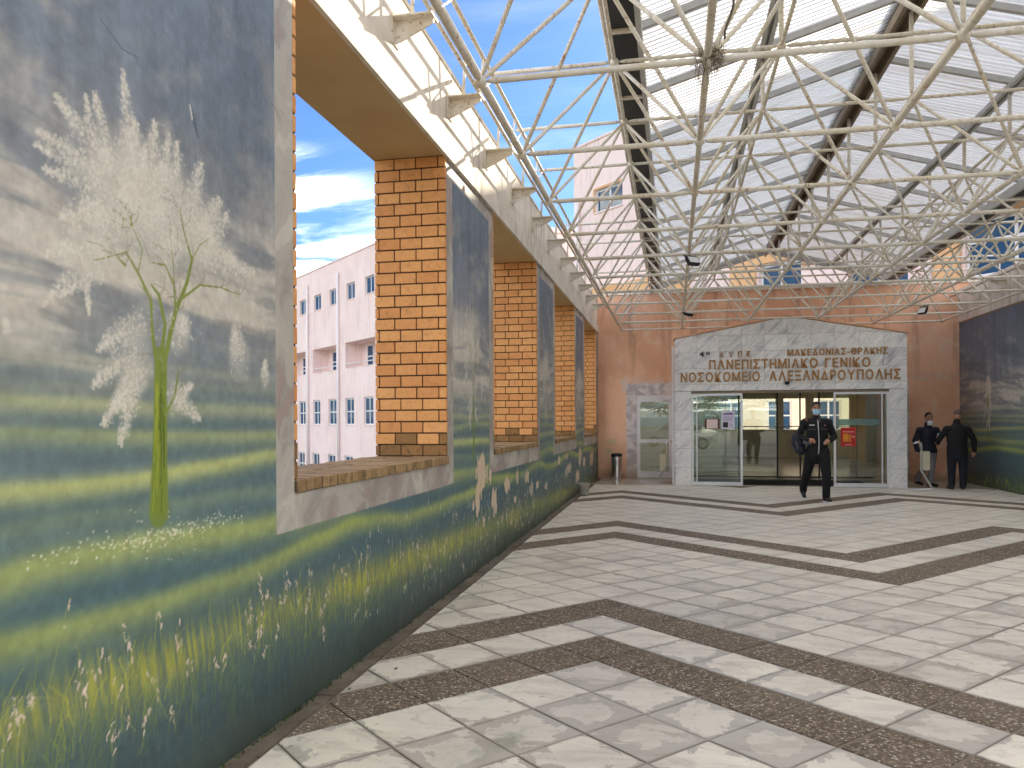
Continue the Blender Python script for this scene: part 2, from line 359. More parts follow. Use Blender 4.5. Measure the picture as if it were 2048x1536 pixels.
# ------------------------------------------------------------------ painting on the walls (numpy)
TAB = np.random.default_rng(11).random((256, 256))
def vn(x, y, o=0):
    x = np.asarray(x, float) + 37.3 * o; y = np.asarray(y, float) + 11.9 * o
    xi = np.floor(x).astype(int); yi = np.floor(y).astype(int); fx = x - xi; fy = y - yi
    fx = fx * fx * (3 - 2 * fx); fy = fy * fy * (3 - 2 * fy)
    a = TAB[xi & 255, yi & 255]; b = TAB[(xi + 1) & 255, yi & 255]; c = TAB[xi & 255, (yi + 1) & 255]; d = TAB[(xi + 1) & 255, (yi + 1) & 255]
    return (a * (1 - fx) + b * fx) * (1 - fy) + (c * (1 - fx) + d * fx) * fy
def fbm(x, y, o=0, n=4):
    s = 0; a = 0.5; t = 0
    for i in range(n): s = s + a * vn(x * 2 ** i, y * 2 ** i, o + i); t += a; a *= 0.55
    return s / t
def sst(a, b, x): t = np.clip((x - a) / (b - a), 0, 1); return t * t * (3 - 2 * t)
def mix(c, d, m): return c * (1 - m[..., None]) + np.asarray(d) * m[..., None]
C8 = lambda *c: np.array(c) / 255.0
STOPS = [(-0.2, (56, 74, 76)), (0.25, (72, 92, 92)), (0.6, (76, 102, 108)), (0.95, (82, 110, 118)), (1.25, (100, 122, 124)), (1.5, (112, 128, 130)), (1.72, (132, 140, 140)),
         (1.88, (164, 158, 148)), (2.1, (160, 156, 150)), (2.28, (136, 138, 141)), (2.55, (122, 130, 139)), (3.0, (112, 126, 141)), (4.2, (92, 108, 128))]
BANDS = [(1.72, .02, .026, .45, (186, 180, 150)), (1.64, .02, .022, .35, (172, 172, 136)), (1.565, .018, .028, .75, (190, 190, 132)), (1.46, .02, .028, .7, (176, 184, 114)), (1.31, .03, .034, .95, (200, 202, 118)), (1.17, .03, .03, .35, (162, 174, 110)), (1.04, .05, .055, .9, (176, 184, 98)), (.84, .05, .05, .95, (176, 184, 92))]
def mural(Y, Z, frames=True):
    w = fbm(Y * 0.9, Z * 1.6, 1) - .5; w2 = fbm(Y * 3, Z * 5, 5) - .5
    zz = Z + .22 * w + .07 * w2 + .03 * np.sin(Y * 1.7)
    zs = [s[0] for s in STOPS]; c = np.stack([np.interp(zz, zs, [s[1][k] / 255 for s in STOPS]) for k in range(3)], -1)
    # drifting clouds
    n = fbm(Y * 1.3 + Z * .5, (Z + .28 * np.sin((Y - 1.2) * .8)) * 6.5, 9, 5); win = sst(1.62, 1.9, Z) * (1 - sst(2.25, 2.75, Z))
    c = mix(c, C8(206, 198, 184), sst(.42, .64, n) * win * .85)
    st = fbm(Y * .7, (Z + .05 * np.sin(Y * 2.3)) * 13, 13, 4); c = mix(c, C8(196, 190, 176), sst(.52, .72, st) * sst(1.5, 1.75, Z) * (1 - sst(2.3, 2.6, Z)) * .55)
    c = mix(c, C8(108, 122, 132), sst(.48, .32, st) * sst(1.45, 1.7, Z) * (1 - sst(2.2, 2.5, Z)) * .45)
    c = mix(c, C8(120, 130, 138), sst(.56, .40, n) * win * .35)
    n = fbm(Y * 2.6 + Z * 1.4, Z * 4 - Y * 1.6, 21, 5); win = sst(2.15, 2.6, Z) * (1 - sst(3.1, 3.7, Z))
    c = mix(c, C8(176, 170, 160), sst(.54, .74, n) * win * .55)
    c = mix(c, C8(72, 88, 106), sst(.50, .30, fbm(Y * 1.6 - Z, Z * 2.3, 33)) * sst(2.2, 2.9, Z) * .32)
    c = c * (1 + .10 * (fbm(Y * 16, Z * .9, 41, 3) - .5)[..., None] * sst(1.9, 2.6, Z)[..., None] * 2)
    # rolling bands of light
    for i, (z0, a, wd, s, col) in enumerate(BANDS):
        zc = z0 + a * np.sin(1.9 * Y + i * 1.7) * .6 + a * 1.4 * (fbm(Y * .8, Y * 0 + i * 3.1, 50 + i, 3) - .5) * 2
        d = (Z - zc) / wd; wv = np.where(d > 0, np.exp(-(d * 1.15) ** 2), np.exp(-(d * .62) ** 2))
        c = mix(c, C8(*col), wv * s * .84 * (.45 + .9 * fbm(Y * 1.1, Z * 0 + i * 7.7, 60 + i, 2)) .clip(0, 1))
        dd = (Z - zc + wd * 2.6) / (wd * 1.5); c = mix(c, C8(58, 88, 100), np.exp(-dd ** 2) * .35 * s)
    # meadow
    zc = .60 - .034 * (Y - 1.9) + .05 * (fbm(Y * 1.2, Y * 0, 71, 3) - .5) * 2
    bl = fbm(Y * 55 + Z * 9, Z * 4, 73, 3)
    d = (Z - zc) / .105
    c = mix(c, C8(190, 182, 66), np.exp(-d ** 2) * (1 + .35 * sst(3.4, 2.2, Y)) * (.30 + .6 * sst(.3, .75, bl)) .clip(0, .92) * (.55 + .45 * sst(.3, .6, fbm(Y * .9, Y * 0, 75, 2))))
    c = mix(c, C8(52, 76, 84), sst(zc - .1, zc - .38, Z) * .6)
    c = mix(c, C8(92, 112, 74), sst(.5, .7, bl) * sst(.75, .4, Z) * .25)
    c = c * (1 + .09 * (fbm(Y * 30, Z * 30, 81, 3) - .5) * 2)[..., None]
    # grime towards the foot of the wall
    g = sst(.30, .0, Z + .2 * (fbm(Y * 4, Z * 4, 83) - .5)); c = mix(c, C8(66, 74, 62), g * .7)
    if frames:
        fm = np.zeros_like(Y); gx = np.zeros_like(Y)
        for a, b in OPEN:
            dy = np.maximum(np.maximum(a - .04 - Y, Y - b - .04), 0)
            ins = (dy < .19) & (Z > .945) & (Z < 3.86)
            fm = np.where(ins, 1.0, fm)
        top = (Z > 3.66) & (Y > OPEN[0][1]); fm = np.where(top, 1.0, fm)
        q = fbm(Y * 2.2, Z * 2.2, 91); v = fbm(Y * 4 + 3 * q, Z * 4 + 3.5 * q, 93, 4)
        m = mix(np.ones(Y.shape + (3,)) * C8(176, 170, 160), C8(150, 142, 136), sst(.45, .7, v))
        m = mix(m, C8(172, 146, 136), sst(.60, .66, v) * sst(.72, .66, v) * .7)
        m = mix(m, C8(200, 194, 180), sst(.40, .28, v) * .7)
        c = mix(c, m, fm)
    gm = c.mean(-1, keepdims=True); c = gm + (c - gm) * .95
    return np.clip(c, 0, 1)

class Canvas:
    def __init__(s, y0, y1, z0, z1, dy, dz, fn):
        s.ny = max(2, int(round((y1 - y0) / dy)) + 1); s.nz = max(2, int(round((z1 - z0) / dz)) + 1)
        s.y = np.linspace(y0, y1, s.ny); s.z = np.linspace(z0, z1, s.nz); s.Y, s.Z = np.meshgrid(s.y, s.z); s.c = fn(s.Y, s.Z)
        s.dy = s.y[1] - s.y[0]; s.dz = s.z[1] - s.z[0]
    def stamp(s, y, z, ry, rz, col, a=1.0):
        ry = max(ry, s.dy * .62); rz = max(rz, s.dz * .62)
        i0 = int((y - ry - s.y[0]) / s.dy); i1 = int((y + ry - s.y[0]) / s.dy) + 2; j0 = int((z - rz - s.z[0]) / s.dz); j1 = int((z + rz - s.z[0]) / s.dz) + 2
        i0 = max(i0, 0); j0 = max(j0, 0); i1 = min(i1, s.ny); j1 = min(j1, s.nz)
        if i0 >= i1 or j0 >= j1: return
        d = ((s.y[i0:i1] - y) / ry)[None, :] ** 2 + ((s.z[j0:j1] - z) / rz)[:, None] ** 2
        m = np.clip((1.25 - d) * 1.6, 0, 1) * a
        s.c[j0:j1, i0:i1] = s.c[j0:j1, i0:i1] * (1 - m[..., None]) + np.asarray(col) * m[..., None]
    def stroke(s, pts, col, a=1.0):
        """pts: (y, z, half width)"""
        for (y0, z0, w0), (y1, z1, w1) in zip(pts[:-1], pts[1:]):
            if max(y0, y1) < s.y[0] - .05 or min(y0, y1) > s.y[-1] + .05 or max(z0, z1) < s.z[0] - .05 or min(z0, z1) > s.z[-1] + .05: continue
            L = math.hypot(y1 - y0, z1 - z0); n = max(2, int(L / max(min(s.dy, s.dz), (w0 + w1) * .3)) + 1)
            for k in range(n):
                t = k / (n - 1); w = w0 + (w1 - w0) * t
                s.stamp(y0 + (y1 - y0) * t, z0 + (z1 - z0) * t, w, w, col, a)
    def patch(s, y, z, ry, rz, col, seed, rag=.95):
        Yl = (s.Y - y) / ry; Zl = (s.Z - z) / rz
        d = np.sqrt(Yl ** 2 + Zl ** 2) + rag * (fbm(s.Y * 17, s.Z * 7, seed, 5) - .5) * 2
        m = sst(1.0, .93, d); s.c = mix(s.c, np.asarray(col), m)
    def mesh(s, name, fn, mat):
        """fn(Y,Z) -> 3D points"""
        P = fn(s.Y.ravel(), s.Z.ravel()).astype(np.float32); ny, nz = s.ny, s.nz
        idx = np.arange(ny * nz).reshape(nz, ny); q = np.stack([idx[:-1, :-1], idx[:-1, 1:], idx[1:, 1:], idx[1:, :-1]], -1).reshape(-1, 4)
        me = bpy.data.meshes.new(name); me.vertices.add(len(P)); me.vertices.foreach_set('co', P.ravel())
        me.loops.add(q.size); me.loops.foreach_set('vertex_index', q.ravel().astype(np.int32))
        me.polygons.add(len(q)); me.polygons.foreach_set('loop_start', np.arange(0, q.size, 4, dtype=np.int32))
        me.update(calc_edges=True)
        at = me.attributes.new('Col', 'FLOAT_COLOR', 'POINT'); c = s.c.reshape(-1, 3); l = np.where(c <= .04045, c / 12.92, ((c + .055) / 1.055) ** 2.4)
        at.data.foreach_set('color', np.c_[l, np.ones(len(l))].astype(np.float32).ravel())
        me.materials.append(mat); return me

TRUNK = [(2.665, 1.16, .066), (2.669, 1.282, .055), (2.672, 1.397, .048), (2.677, 1.551, .044), (2.678, 1.666, .042), (2.682, 1.76, .04)]
BRANCH = [[(2.669, 1.666, 0.0161), (2.629, 1.853, 0.0122), (2.624, 1.966, 0.0104), (2.551, 2.056, 0.0083), (2.487, 2.117, 0.0063)], [(2.693, 1.706, 0.0164), (2.737, 1.846, 0.0169), (2.776, 1.949, 0.0154), (2.849, 2.071, 0.0121), (2.883, 2.169, 0.0103), (2.824, 2.288, 0.0059)], [(2.681, 1.743, 0.0145), (2.707, 1.881, 0.0129), (2.671, 1.992, 0.0108), (2.627, 2.023, 0.007)], [(2.776, 1.939, 0.0096), (2.764, 2.046, 0.0076), (2.709, 2.115, 0.0055), (2.619, 2.107, 0.0035)], [(2.802, 1.993, 0.0078), (2.938, 2.076, 0.0064), (3.085, 2.09, 0.0046), (3.246, 2.083, 0.0038)], [(2.704, 1.532, 0.0092), (2.767, 1.611, 0.0076), (2.787, 1.702, 0.0058)], [(2.551, 2.056, 0.005), (2.577, 2.145, 0.0034), (2.509, 2.239, 0.0032)], [(2.487, 2.117, 0.0048), (2.417, 2.09, 0.003), (2.332, 2.058, 0.0021)], [(2.824, 2.288, 0.0059), (2.805, 2.354, 0.0039)], [(2.469, 2.203, 0.0063), (2.475, 2.24, 0.0047)], [(2.515, 2.223, 0.0065), (2.515, 2.259, 0.0048)], [(2.482, 2.07, 0.0079), (2.443, 2.09, 0.0046)], [(2.883, 2.169, 0.0062), (2.939, 2.243, 0.0042), (3.049, 2.31, 0.0034)], [(2.77, 1.988, 0.0057), (2.758, 2.144, 0.0038), (2.74, 2.239, 0.0028)]]
PLUME = [(2.476, 2.77, 2.516, 2.442, 0.059), (2.159, 2.554, 2.335, 2.435, 0.052), (2.336, 2.632, 2.395, 2.438, 0.05), (2.294, 2.603, 2.335, 2.435, 0.033), (2.087, 2.41, 2.334, 2.383, 0.043), (2.077, 2.363, 2.358, 2.357, 0.039), (2.116, 2.298, 2.382, 2.329, 0.054), (2.653, 2.647, 2.622, 2.381, 0.064), (2.738, 2.64, 2.711, 2.368, 0.055), (2.791, 2.619, 2.773, 2.345, 0.057), (2.953, 2.592, 2.854, 2.306, 0.081), (3.089, 2.472, 2.905, 2.256, 0.083), (3.147, 2.422, 2.939, 2.18, 0.085), (2.537, 2.32, 2.484, 2.431, 0.132), (2.71, 2.329, 2.406, 2.284, 0.15), (2.177, 2.172, 2.456, 2.19, 0.088), (2.125, 2.048, 2.43, 2.114, 0.086), (2.104, 1.869, 2.24, 2.007, 0.031), (2.303, 1.87, 2.29, 1.983, 0.021), (2.175, 1.914, 2.356, 2.029, 0.043), (3.206, 2.234, 2.939, 2.222, 0.092), (3.378, 2.21, 3.011, 2.173, 0.066), (2.342, 1.752, 2.589, 1.886, 0.068), (2.317, 1.631, 2.56, 1.79, 0.061), (2.451, 1.432, 2.574, 1.735, 0.067), (2.413, 1.547, 2.56, 1.697, 0.072), (2.364, 1.495, 2.505, 1.657, 0.048), (2.933, 1.513, 2.735, 1.63, 0.062), (2.882, 1.656, 2.767, 1.592, 0.045), (2.834, 1.917, 2.769, 1.849, 0.096), (3.203, 1.918, 3.243, 1.786, 0.093), (3.466, 1.803, 3.466, 1.706, 0.047), (2.539, 2.614, 2.497, 2.399, 0.08), (2.264, 2.211, 2.592, 2.279, 0.142), (2.772, 2.226, 2.62, 2.211, 0.159), (3.012, 2.323, 2.871, 2.269, 0.136), (2.484, 2.341, 2.711, 2.407, 0.184), (1.963, 1.807, 1.971, 1.779, 0.018), (2.395, 2.455, 2.358, 2.339, 0.072), (2.696, 2.499, 2.65, 2.313, 0.083), (2.594, 2.541, 2.565, 2.365, 0.045)]
def paint_tree(cv, y=0.0, sy=1.0, z=0.0, a=1.0, dens=1.0):
    rr = random.Random(5); T = lambda p: ((p[0] - 2.665) * sy + 2.665 + y, p[1] + z)
    def dab(py, pz, lo=.7):
        g = rr.random(); col = C8(*[int(q + 26 * g) for q in (196, 190, 176)])
        cv.stamp(py, pz, (.0035 + .005 * rr.random()) * max(sy, .5), .003 + .005 * rr.random(), col, a * (lo * .36 + .32 * g))
    def plumes(frac):
        for ty, tz, by, bz, w in PLUME:
            L = math.hypot(ty - by, tz - bz); n = int(frac * dens * (70 + 6400 * (L * w * 1.3 + w * w * .8)))
            for _ in range(n):
                t = rr.random() ** .8; ww = w * (1 - .78 * t ** 1.3)
                py, pz = T((by + (ty - by) * t + rr.gauss(0, ww * .5), bz + (tz - bz) * t + rr.gauss(0, ww * .5)))
                dab(py, pz, .4 + .5 * t)
    for ty, tz, by, bz, w in PLUME:                                # soft veil behind the blossom
        for k in range(5):
            t = k / 5; p = T((by + (ty - by) * t, bz + (tz - bz) * t)); cv.stamp(p[0], p[1], w * (1.05 - .6 * t) * sy, w * (1.05 - .6 * t), C8(196, 191, 178), .24 * a)
    plumes(.45)
    for k in range(len(TRUNK) - 1):
        p, q = TRUNK[k], TRUNK[k + 1]; cv.stroke([(*T(p), p[2] * .92 * sy), (*T(q), q[2] * .92 * sy)], C8(116, 134, 52), .85 * a)
    for i in range(26):
        o = rr.uniform(-.9, .9); z0 = rr.uniform(1.16, 1.6); z1 = z0 + rr.uniform(.05, .22)
        col = C8(150, 160, 56) if o < -.1 else C8(78, 98, 34)
        wd = lambda zz: np.interp(zz, [t[1] for t in TRUNK], [t[2] for t in TRUNK]) * .72
        cv.stroke([(*T((2.668 + o * wd(z0), z0)), .005 * sy), (*T((2.675 + o * wd(z1), min(z1, 1.76))), .004 * sy)], col, .5 * a)
    for br in BRANCH: cv.stroke([(*T(p), p[2] * .8 * max(sy, .6)) for p in br], C8(124, 138, 62), .85 * a)
    for _ in range(70):
        br = rr.choice(BRANCH); p = rr.choice(br); an = rr.uniform(.2, 2.9); L = rr.uniform(.05, .16)
        cv.stroke([(*T(p), .0028), (*T((p[0] + L * .5 * math.cos(an), p[1] + L * .4 * math.sin(an))), .002), (*T((p[0] + L * math.cos(an + .3), p[1] + L * math.sin(an + .3))), .0015)], C8(140, 136, 110), .5 * a)
    plumes(.62)
STROKES = []       # grass, flowers, petals and flecks over the whole length of the wall
def make_strokes():
    rr = random.Random(9)
    for _ in range(1900):
        y = 1.2 + 13 * rr.random() ** 1.7; zc = .60 - .034 * (y - 1.9); z = zc - .18 + rr.gauss(0, .10); h = rr.uniform(.05, .17) * (1.25 if y < 3.5 else 1); ln = rr.gauss(.02, .035)
        hot = math.exp(-((z - zc + .04) / .13) ** 2)
        col = mix(np.array([C8(92, 118, 78)])[0], C8(206, 196, 72), np.array(min(1, hot * rr.uniform(.3, 1.2))))
        STROKES.append(([(y, z, .0034), (y + ln * .4, z + h * .6, .0028), (y + ln * 1.3, z + h, .0016)], col, rr.uniform(.15, .65)))
    for _ in range(150):                                            # stems with blossoms
        y = 1.3 + 10 * rr.random() ** 1.3; z = .60 - .034 * (y - 1.9) - .13 + rr.gauss(0, .11); h = rr.uniform(.06, .36) * rr.uniform(.6, 1); ln = rr.gauss(.0, .06)
        STROKES.append(([(y, z, .0022), (y + ln, z + h, .0018)], C8(150, 158, 96), .5))
        for k in range(rr.randint(2, 9)):
            t = rr.uniform(.6, 1.05); q = rr.random(); s = rr.uniform(.004, .011)
            py, pz = y + ln * t + rr.gauss(0, .014), z + h * t + rr.gauss(0, .014)
            STROKES.append(([(py, pz, s * .6), (py + rr.gauss(0, .008), pz - s * 1.6, s * .4)], C8(int(206 + 24 * q), int(184 + 26 * q), int(172 + 20 * q)), rr.uniform(.55, .95)))
    for _ in range(300):                                            # fallen petals below the painted tree
        t = min(1, max(-.1, rr.gauss(.5, .24))); y = 2.15 + 1.1 * t; z = 1.072 + rr.gauss(0, .016) * (1 + (rr.random() < .25) * 1.6)
        STROKES.append(([(y, z, .0018 + .003 * rr.random() ** 2), (y + .005, z, .0015)], C8(226, 222, 200), rr.uniform(.25, .9)))
    for _ in range(900):                                            # pale flecks where paint has flaked
        y = 4 + 16 * rr.random() ** .75; z = .12 + .75 * rr.random() ** .8; h = rr.uniform(.008, .06)
        STROKES.append(([(y, z, .004 + .003 * rr.random()), (y + rr.gauss(0, .004), z - h, .003)], C8(206, 204, 190), rr.uniform(.3, .9)))
make_strokes()
PATCH = [(7.85, .97, .20, .16), (7.68, .76, .11, .17), (7.66, .62, .05, .1), (7.66, 1.13, .03, .045), (8.2, .93, .06, .08), (7.47, .67, .035, .045), (8.4, .64, .13, .13), (8.4, .52, .05, .09), (9.12, .74, .22, .085), (9.7, .8, .10, .09), (10.38, .76, .12, .10), (10.7, .55, .16, .09), (9.55, .52, .07, .04), (14.75, .6, .3, .1), (18.9, .62, .42, .2), (14.4, .85, .2, .05), (13.4, .82, .2, .06), (16.5, .75, .28, .17), (16.0, .36, .35, .12), (14.3, .56, .2, .08), (11.2, .58, .1, .06), (7.9, .46, .03, .05), (4.35, .62, .012, .02), (12.0, .5, .15, .05), (17.3, .6, .25, .1)]
def finish_canvas(cv):
    for pts, col, a in STROKES:
        if pts[0][0] < cv.y[0] - .2 or pts[0][0] > cv.y[-1] + .2: continue
        cv.stroke(pts, col, a)
    for i, p in enumerate(PATCH):
        if p[0] + p[2] * 2 < cv.y[0] or p[0] - p[2] * 2 > cv.y[-1]: continue
        cv.patch(*p, C8(208, 186, 160) if i % 4 != 3 else C8(180, 172, 158), 120 + i)

# ------------------------------------------------------------------ ground and pavement
g = MB().box((-600, -600, -3.9), (600, 900, -3.6)).build('ground', M['earth']); tag(g, kind='structure')
# raised terrace the hall and the forecourt stand on
t = MB().box((-3.4, -70, -3.55), (60, 48, -0.03)).build('terrace', M['asphalt']); tag(t, kind='structure')
pav = MB().box((XL - .02, -4.0, -0.028), (XR + .02, 20.58, -0.007)).build('pavement', M['slab']); tag(pav, kind='structure')
def clip(poly, ax, lim, keep_gt):
    out = []
    for i in range(len(poly)):
        p, q = poly[i], poly[(i + 1) % len(poly)]; ip = (p[ax] >= lim) == keep_gt; iq = (q[ax] >= lim) == keep_gt
        if ip: out.append(p)
        if ip != iq:
            t_ = (lim - p[ax]) / (q[ax] - p[ax]); out.append(p + (q - p) * t_)
    return out
DARK = set()
for p_ in range(-5, 6):
    for q_ in range(-5, 6):
        di, dj = 9 * p_ + 9 * q_, -9 * p_ + 9 * q_
        for k in range(-3, 7): DARK.add((6 + di, k + dj)); DARK.add((k + di, -3 + dj))
        for k in range(-1, 9): DARK.add((4 + di, k + dj))
        for k in range(-5, 5): DARK.add((k + di, -1 + dj))
tiles = []; ca, sa = math.cos(.2028), math.sin(.2028)
for i in range(-40, 70):
    for j in range(-60, 50):
        c = np.array(GO) + E1 * (i + .5) + E2 * (j + .5)
        if c[0] < XL - .3 or c[0] > XR + .3 or c[1] < -4.2 or c[1] > 20.9: continue
        gp = .0042 / GS; poly = [np.array(GO) + E1 * (i + a) + E2 * (j + b) for a, b in ((gp, gp), (1 - gp, gp), (1 - gp, 1 - gp), (gp, 1 - gp))]
        full = poly
        for ax, lim, kg in ((0, XL + .115, True), (0, XR - .01, False), (1, -3.9, True), (1, 20.57, False)):
            if len(poly) >= 3: poly = clip(poly, ax, lim, kg)
        if len(poly) < 3: continue
        d = -c[0] * sa + c[1] * ca; xr = c[0] * ca + c[1] * sa
        u = 1024 + 1566 * xr / d if d > .5 else -9e9; v = 842 + 1.5 * 1566 / d if d > .5 else 9e9
        vis = d > 1.5 and -120 < u < 2170 and v < 1660
        tiles.append((-(1e6 if not vis else 0) - d, i, j, c, poly, len(poly) == 4 and all(np.allclose(a, b) for a, b in zip(poly, full))))
tiles.sort(key=lambda t_: -t_[0])
half = GS / 2 - .0042
def tile_mesh(mat):
    h_ = half if mat is M['tile'] else half - .0075
    b = MB().box((-h_, -h_, -.02), (h_, h_, 0)); me = b.mesh('tile', mat)
    bm = bmesh.new(); bm.from_mesh(me); top = [e for e in bm.edges if all(v.co.z > -.001 for v in e.verts)]
    bmesh.ops.bevel(bm, geom=top, offset=.0022, segments=1, affect='EDGES'); bm.to_mesh(me); bm.free(); return me
TM = {False: tile_mesh(M['tile']), True: tile_mesh(M['agg'])}
rest = {False: MB(), True: MB()}
nrm = random.Random(3)
for k, (_, i, j, c, poly, full) in enumerate(tiles):
    dk = (i, j) in DARK; dz = nrm.uniform(-.0018, .0012)
    if k < 298:
        if full:
            o = link('tile', TM[dk], pav, (c[0], c[1], dz), (nrm.uniform(-.004, .004), nrm.uniform(-.004, .004), GTH + nrm.uniform(-.006, .006)))
        else:
            b = MB().prism([(p[0] - c[0], p[1] - c[1], -.02) for p in poly], (0, 0, .02)); link('tile', b.mesh('tile', M['agg' if dk else 'tile']), pav, (c[0], c[1], dz))
    else: rest[dk].prism([(p[0], p[1], -.02 + dz) for p in poly], (0, 0, .02))
rest[False].build('far_light_tiles', M['tile'], pav, kind='stuff'); rest[True].build('far_dark_tiles', M['agg'], pav, kind='stuff')
ks = MB()
for k in range(62):
    y0 = -3.9 + k * .395; a = nrm.uniform(-.006, .006)
    ks.box((XL + .002, y0, -.006), (XL + .103 + a, y0 + .39, .006 + nrm.uniform(-.004, .004)))
ks.build('gutter_strip', M['kerb'], pav)
ms = MB(); mr = random.Random(21)
for _ in range(520):
    y = mr.uniform(1.6, 12) if mr.random() < .4 else mr.gauss(3.6, .8); h = mr.uniform(.006, .03); a = mr.uniform(0, 6.28); x = XL + .008 + abs(mr.gauss(0, .012)); w = mr.uniform(.003, .008)
    ms.add([(x - w * math.cos(a), y - w * math.sin(a), .004), (x + w * math.cos(a), y + w * math.sin(a), .004), (x + mr.gauss(.006, .006), y + mr.gauss(0, .01), h)], [(0, 1, 2)])
lt = MB()
for _ in range(90):
    y = mr.uniform(2.5, 16); x = XL + .03 + abs(mr.gauss(0, .16)) if mr.random() < .7 else mr.uniform(XL + .2, XR - .3); a = mr.uniform(0, 6.28); L_ = mr.uniform(.008, .022); u_ = Vector((math.cos(a), math.sin(a), 0)); v_ = Vector((-u_.y, u_.x, 0)); p_ = Vector((x, y, .004))
    lt.add([p_ - u_ * L_, p_ + v_ * L_ * .4 + Vector((0, 0, .004)), p_ + u_ * L_ + Vector((0, 0, .006)), p_ - v_ * L_ * .4], [(0, 1, 2, 3)])
tag(lt.build('leaf_litter', simple('dry_leaf', lin((104, 86, 60)), .9, var=.3)), 'scattered dry leaf scraps on the court paving', 'leaf litter', kind='stuff')
tag(ms.build('moss_tufts', M['moss']), 'green moss and tiny weeds along foot of painted wall', 'moss', kind='stuff')

# ------------------------------------------------------------------ left wall with the mural
LW = thing('mural_wall', 'long wall painted with misty meadow and white trees, pierced by brick openings', 'wall', (XL, 8, 0))
on_wall = lambda Y, Z: np.stack([np.full_like(Y, XL), Y, Z], -1)
def place_canvas(name, cv, fn, mat, parent):
    me = cv.mesh(name, fn, mat); o = link(name, me, parent); o.location = -wpos(parent); return o
G = .04
near = Canvas(.9, OPEN[0][0] - G, 0, 3.84, .0052, .0050, mural); paint_tree(near)
near.stroke([(2.36, 2.90, .003), (2.47, 2.845, .004), (2.56, 2.85, .003)], C8(80, 92, 104), .7)
near.stroke([(2.88, 2.80, .008), (2.905, 2.74, .014), (2.93, 2.69, .006)], C8(86, 96, 110), .8); near.stroke([(2.875, 2.80, .006), (2.89, 2.75, .006)], C8(200, 198, 194), .8)
finish_canvas(near)
place_canvas('painted_panel', near, on_wall, M['mural'], LW)
back = Canvas(-3.0, .9, 0, 3.84, .04, .04, mural); place_canvas('painted_panel', back, on_wall, M['mural'], LW)
RES = [.010, .013, .02]
for k, (a, b) in enumerate(OPEN):
    r = .009 if k == 0 else .014 if k == 1 else .022
    cvp = Canvas(a - G, b + G, 0, ZB, r, r * .9, mural); finish_canvas(cvp); place_canvas('painted_plinth', cvp, on_wall, M['mural'], LW)
    if k < 3:
        cvp = Canvas(b + G, OPEN[k + 1][0] - G, 0, 3.84, RES[k], RES[k] * .9, mural)
        paint_tree(cvp, [4.83, 9.42, 13.85][k], [.62, .55, .6][k], -.02, .5, .55); finish_canvas(cvp); place_canvas('painted_panel', cvp, on_wall, M['mural'], LW)
cvp = Canvas(OPEN[3][1] + G, YE - .02, 0, 3.84, .03, .03, mural); place_canvas('painted_panel', cvp, on_wall, M['mural'], LW)
core = MB()
ys = [-3.0] + [x for o in OPEN for x in (o[0] - G, o[1] + G)] + [YE - .02]
for k in range(0, len(ys), 2): core.box((XL - TH + .002, ys[k], -.03), (XL - .003, ys[k + 1], ZS))
for a, b in OPEN: core.box((XL - TH + .002, a - G + .001, -.03), (XL - .003, b + G - .001, ZB - .002))
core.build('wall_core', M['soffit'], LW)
mo = MB()
for a, b in OPEN:
    mo.box((XL - TH + .012, a - G, ZB), (XL - .006, a - .009, ZS)); mo.box((XL - TH + .012, b + .009, ZB), (XL - .006, b + G, ZS))
mo.build('jamb_mortar', M['mortar'], LW)
mo = MB()
for a, b in OPEN: mo.box((XL - TH - .01, a - G + .002, ZB), (XL + .012, b + G - .002, ZSILL - .007))
mo.build('sill_mortar', M['sill_mortar'], LW)
CH = (ZS - ZSILL) / 26
rowA = [(0, .177), (.187, .376), (.386, .578), (.588, TH)]
rowB = [(0, .032), (.042, .230), (.240, .430), (.440, TH)]
BM = {}
def brick_me(L, mat):
    key = (round(L, 3), mat)
    if key not in BM: BM[key] = box_mesh('brick', (L, G, CH - .012), M[mat], .0035)
    return BM[key]
blist = []
for k, (a, b) in enumerate(OPEN):
    for side in (1, 0):
        for r in range(26):
            for c_, (x0, x1) in enumerate(rowA if r % 2 else rowB):
                pr = {(0, 1): 0, (0, 0): 1 if c_ == 3 else 9, (1, 1): 2, (2, 1): 3, (3, 1): 4}.get((k, side), 9)
                yc = b + G / 2 if side else a - G / 2
                blist.append((pr, (XL - TH + (x0 + x1) / 2, yc + nrm.uniform(-.0025, .0025), ZSILL + CH * (r + .5)), x1 - x0, 'brick_low' if r == 0 or (r == 1 and nrm.random() < .35) else 'brick'))
blist.sort(key=lambda x: x[0])
rb = {'brick': MB(), 'brick_low': MB()}
for k, (pr, p, L, mt) in enumerate(blist):
    if k < 298: link('brick', brick_me(L, mt), LW, p, (0, 0, nrm.uniform(-.004, .004)))
    else: h = (L / 2, G / 2, (CH - .012) / 2); rb[mt].box([p[i] - h[i] for i in range(3)], [p[i] + h[i] for i in range(3)])
rb['brick'].build('far_bricks', M['brick'], LW, kind='stuff'); rb['brick_low'].build('far_stained_bricks', M['brick_low'], LW, kind='stuff')
sm = [box_mesh('sill_brick', (.315, .090, .066), M['brick_sill'], .005), box_mesh('sill_brick', (.325, .090, .066), M['brick_sill'], .005)]
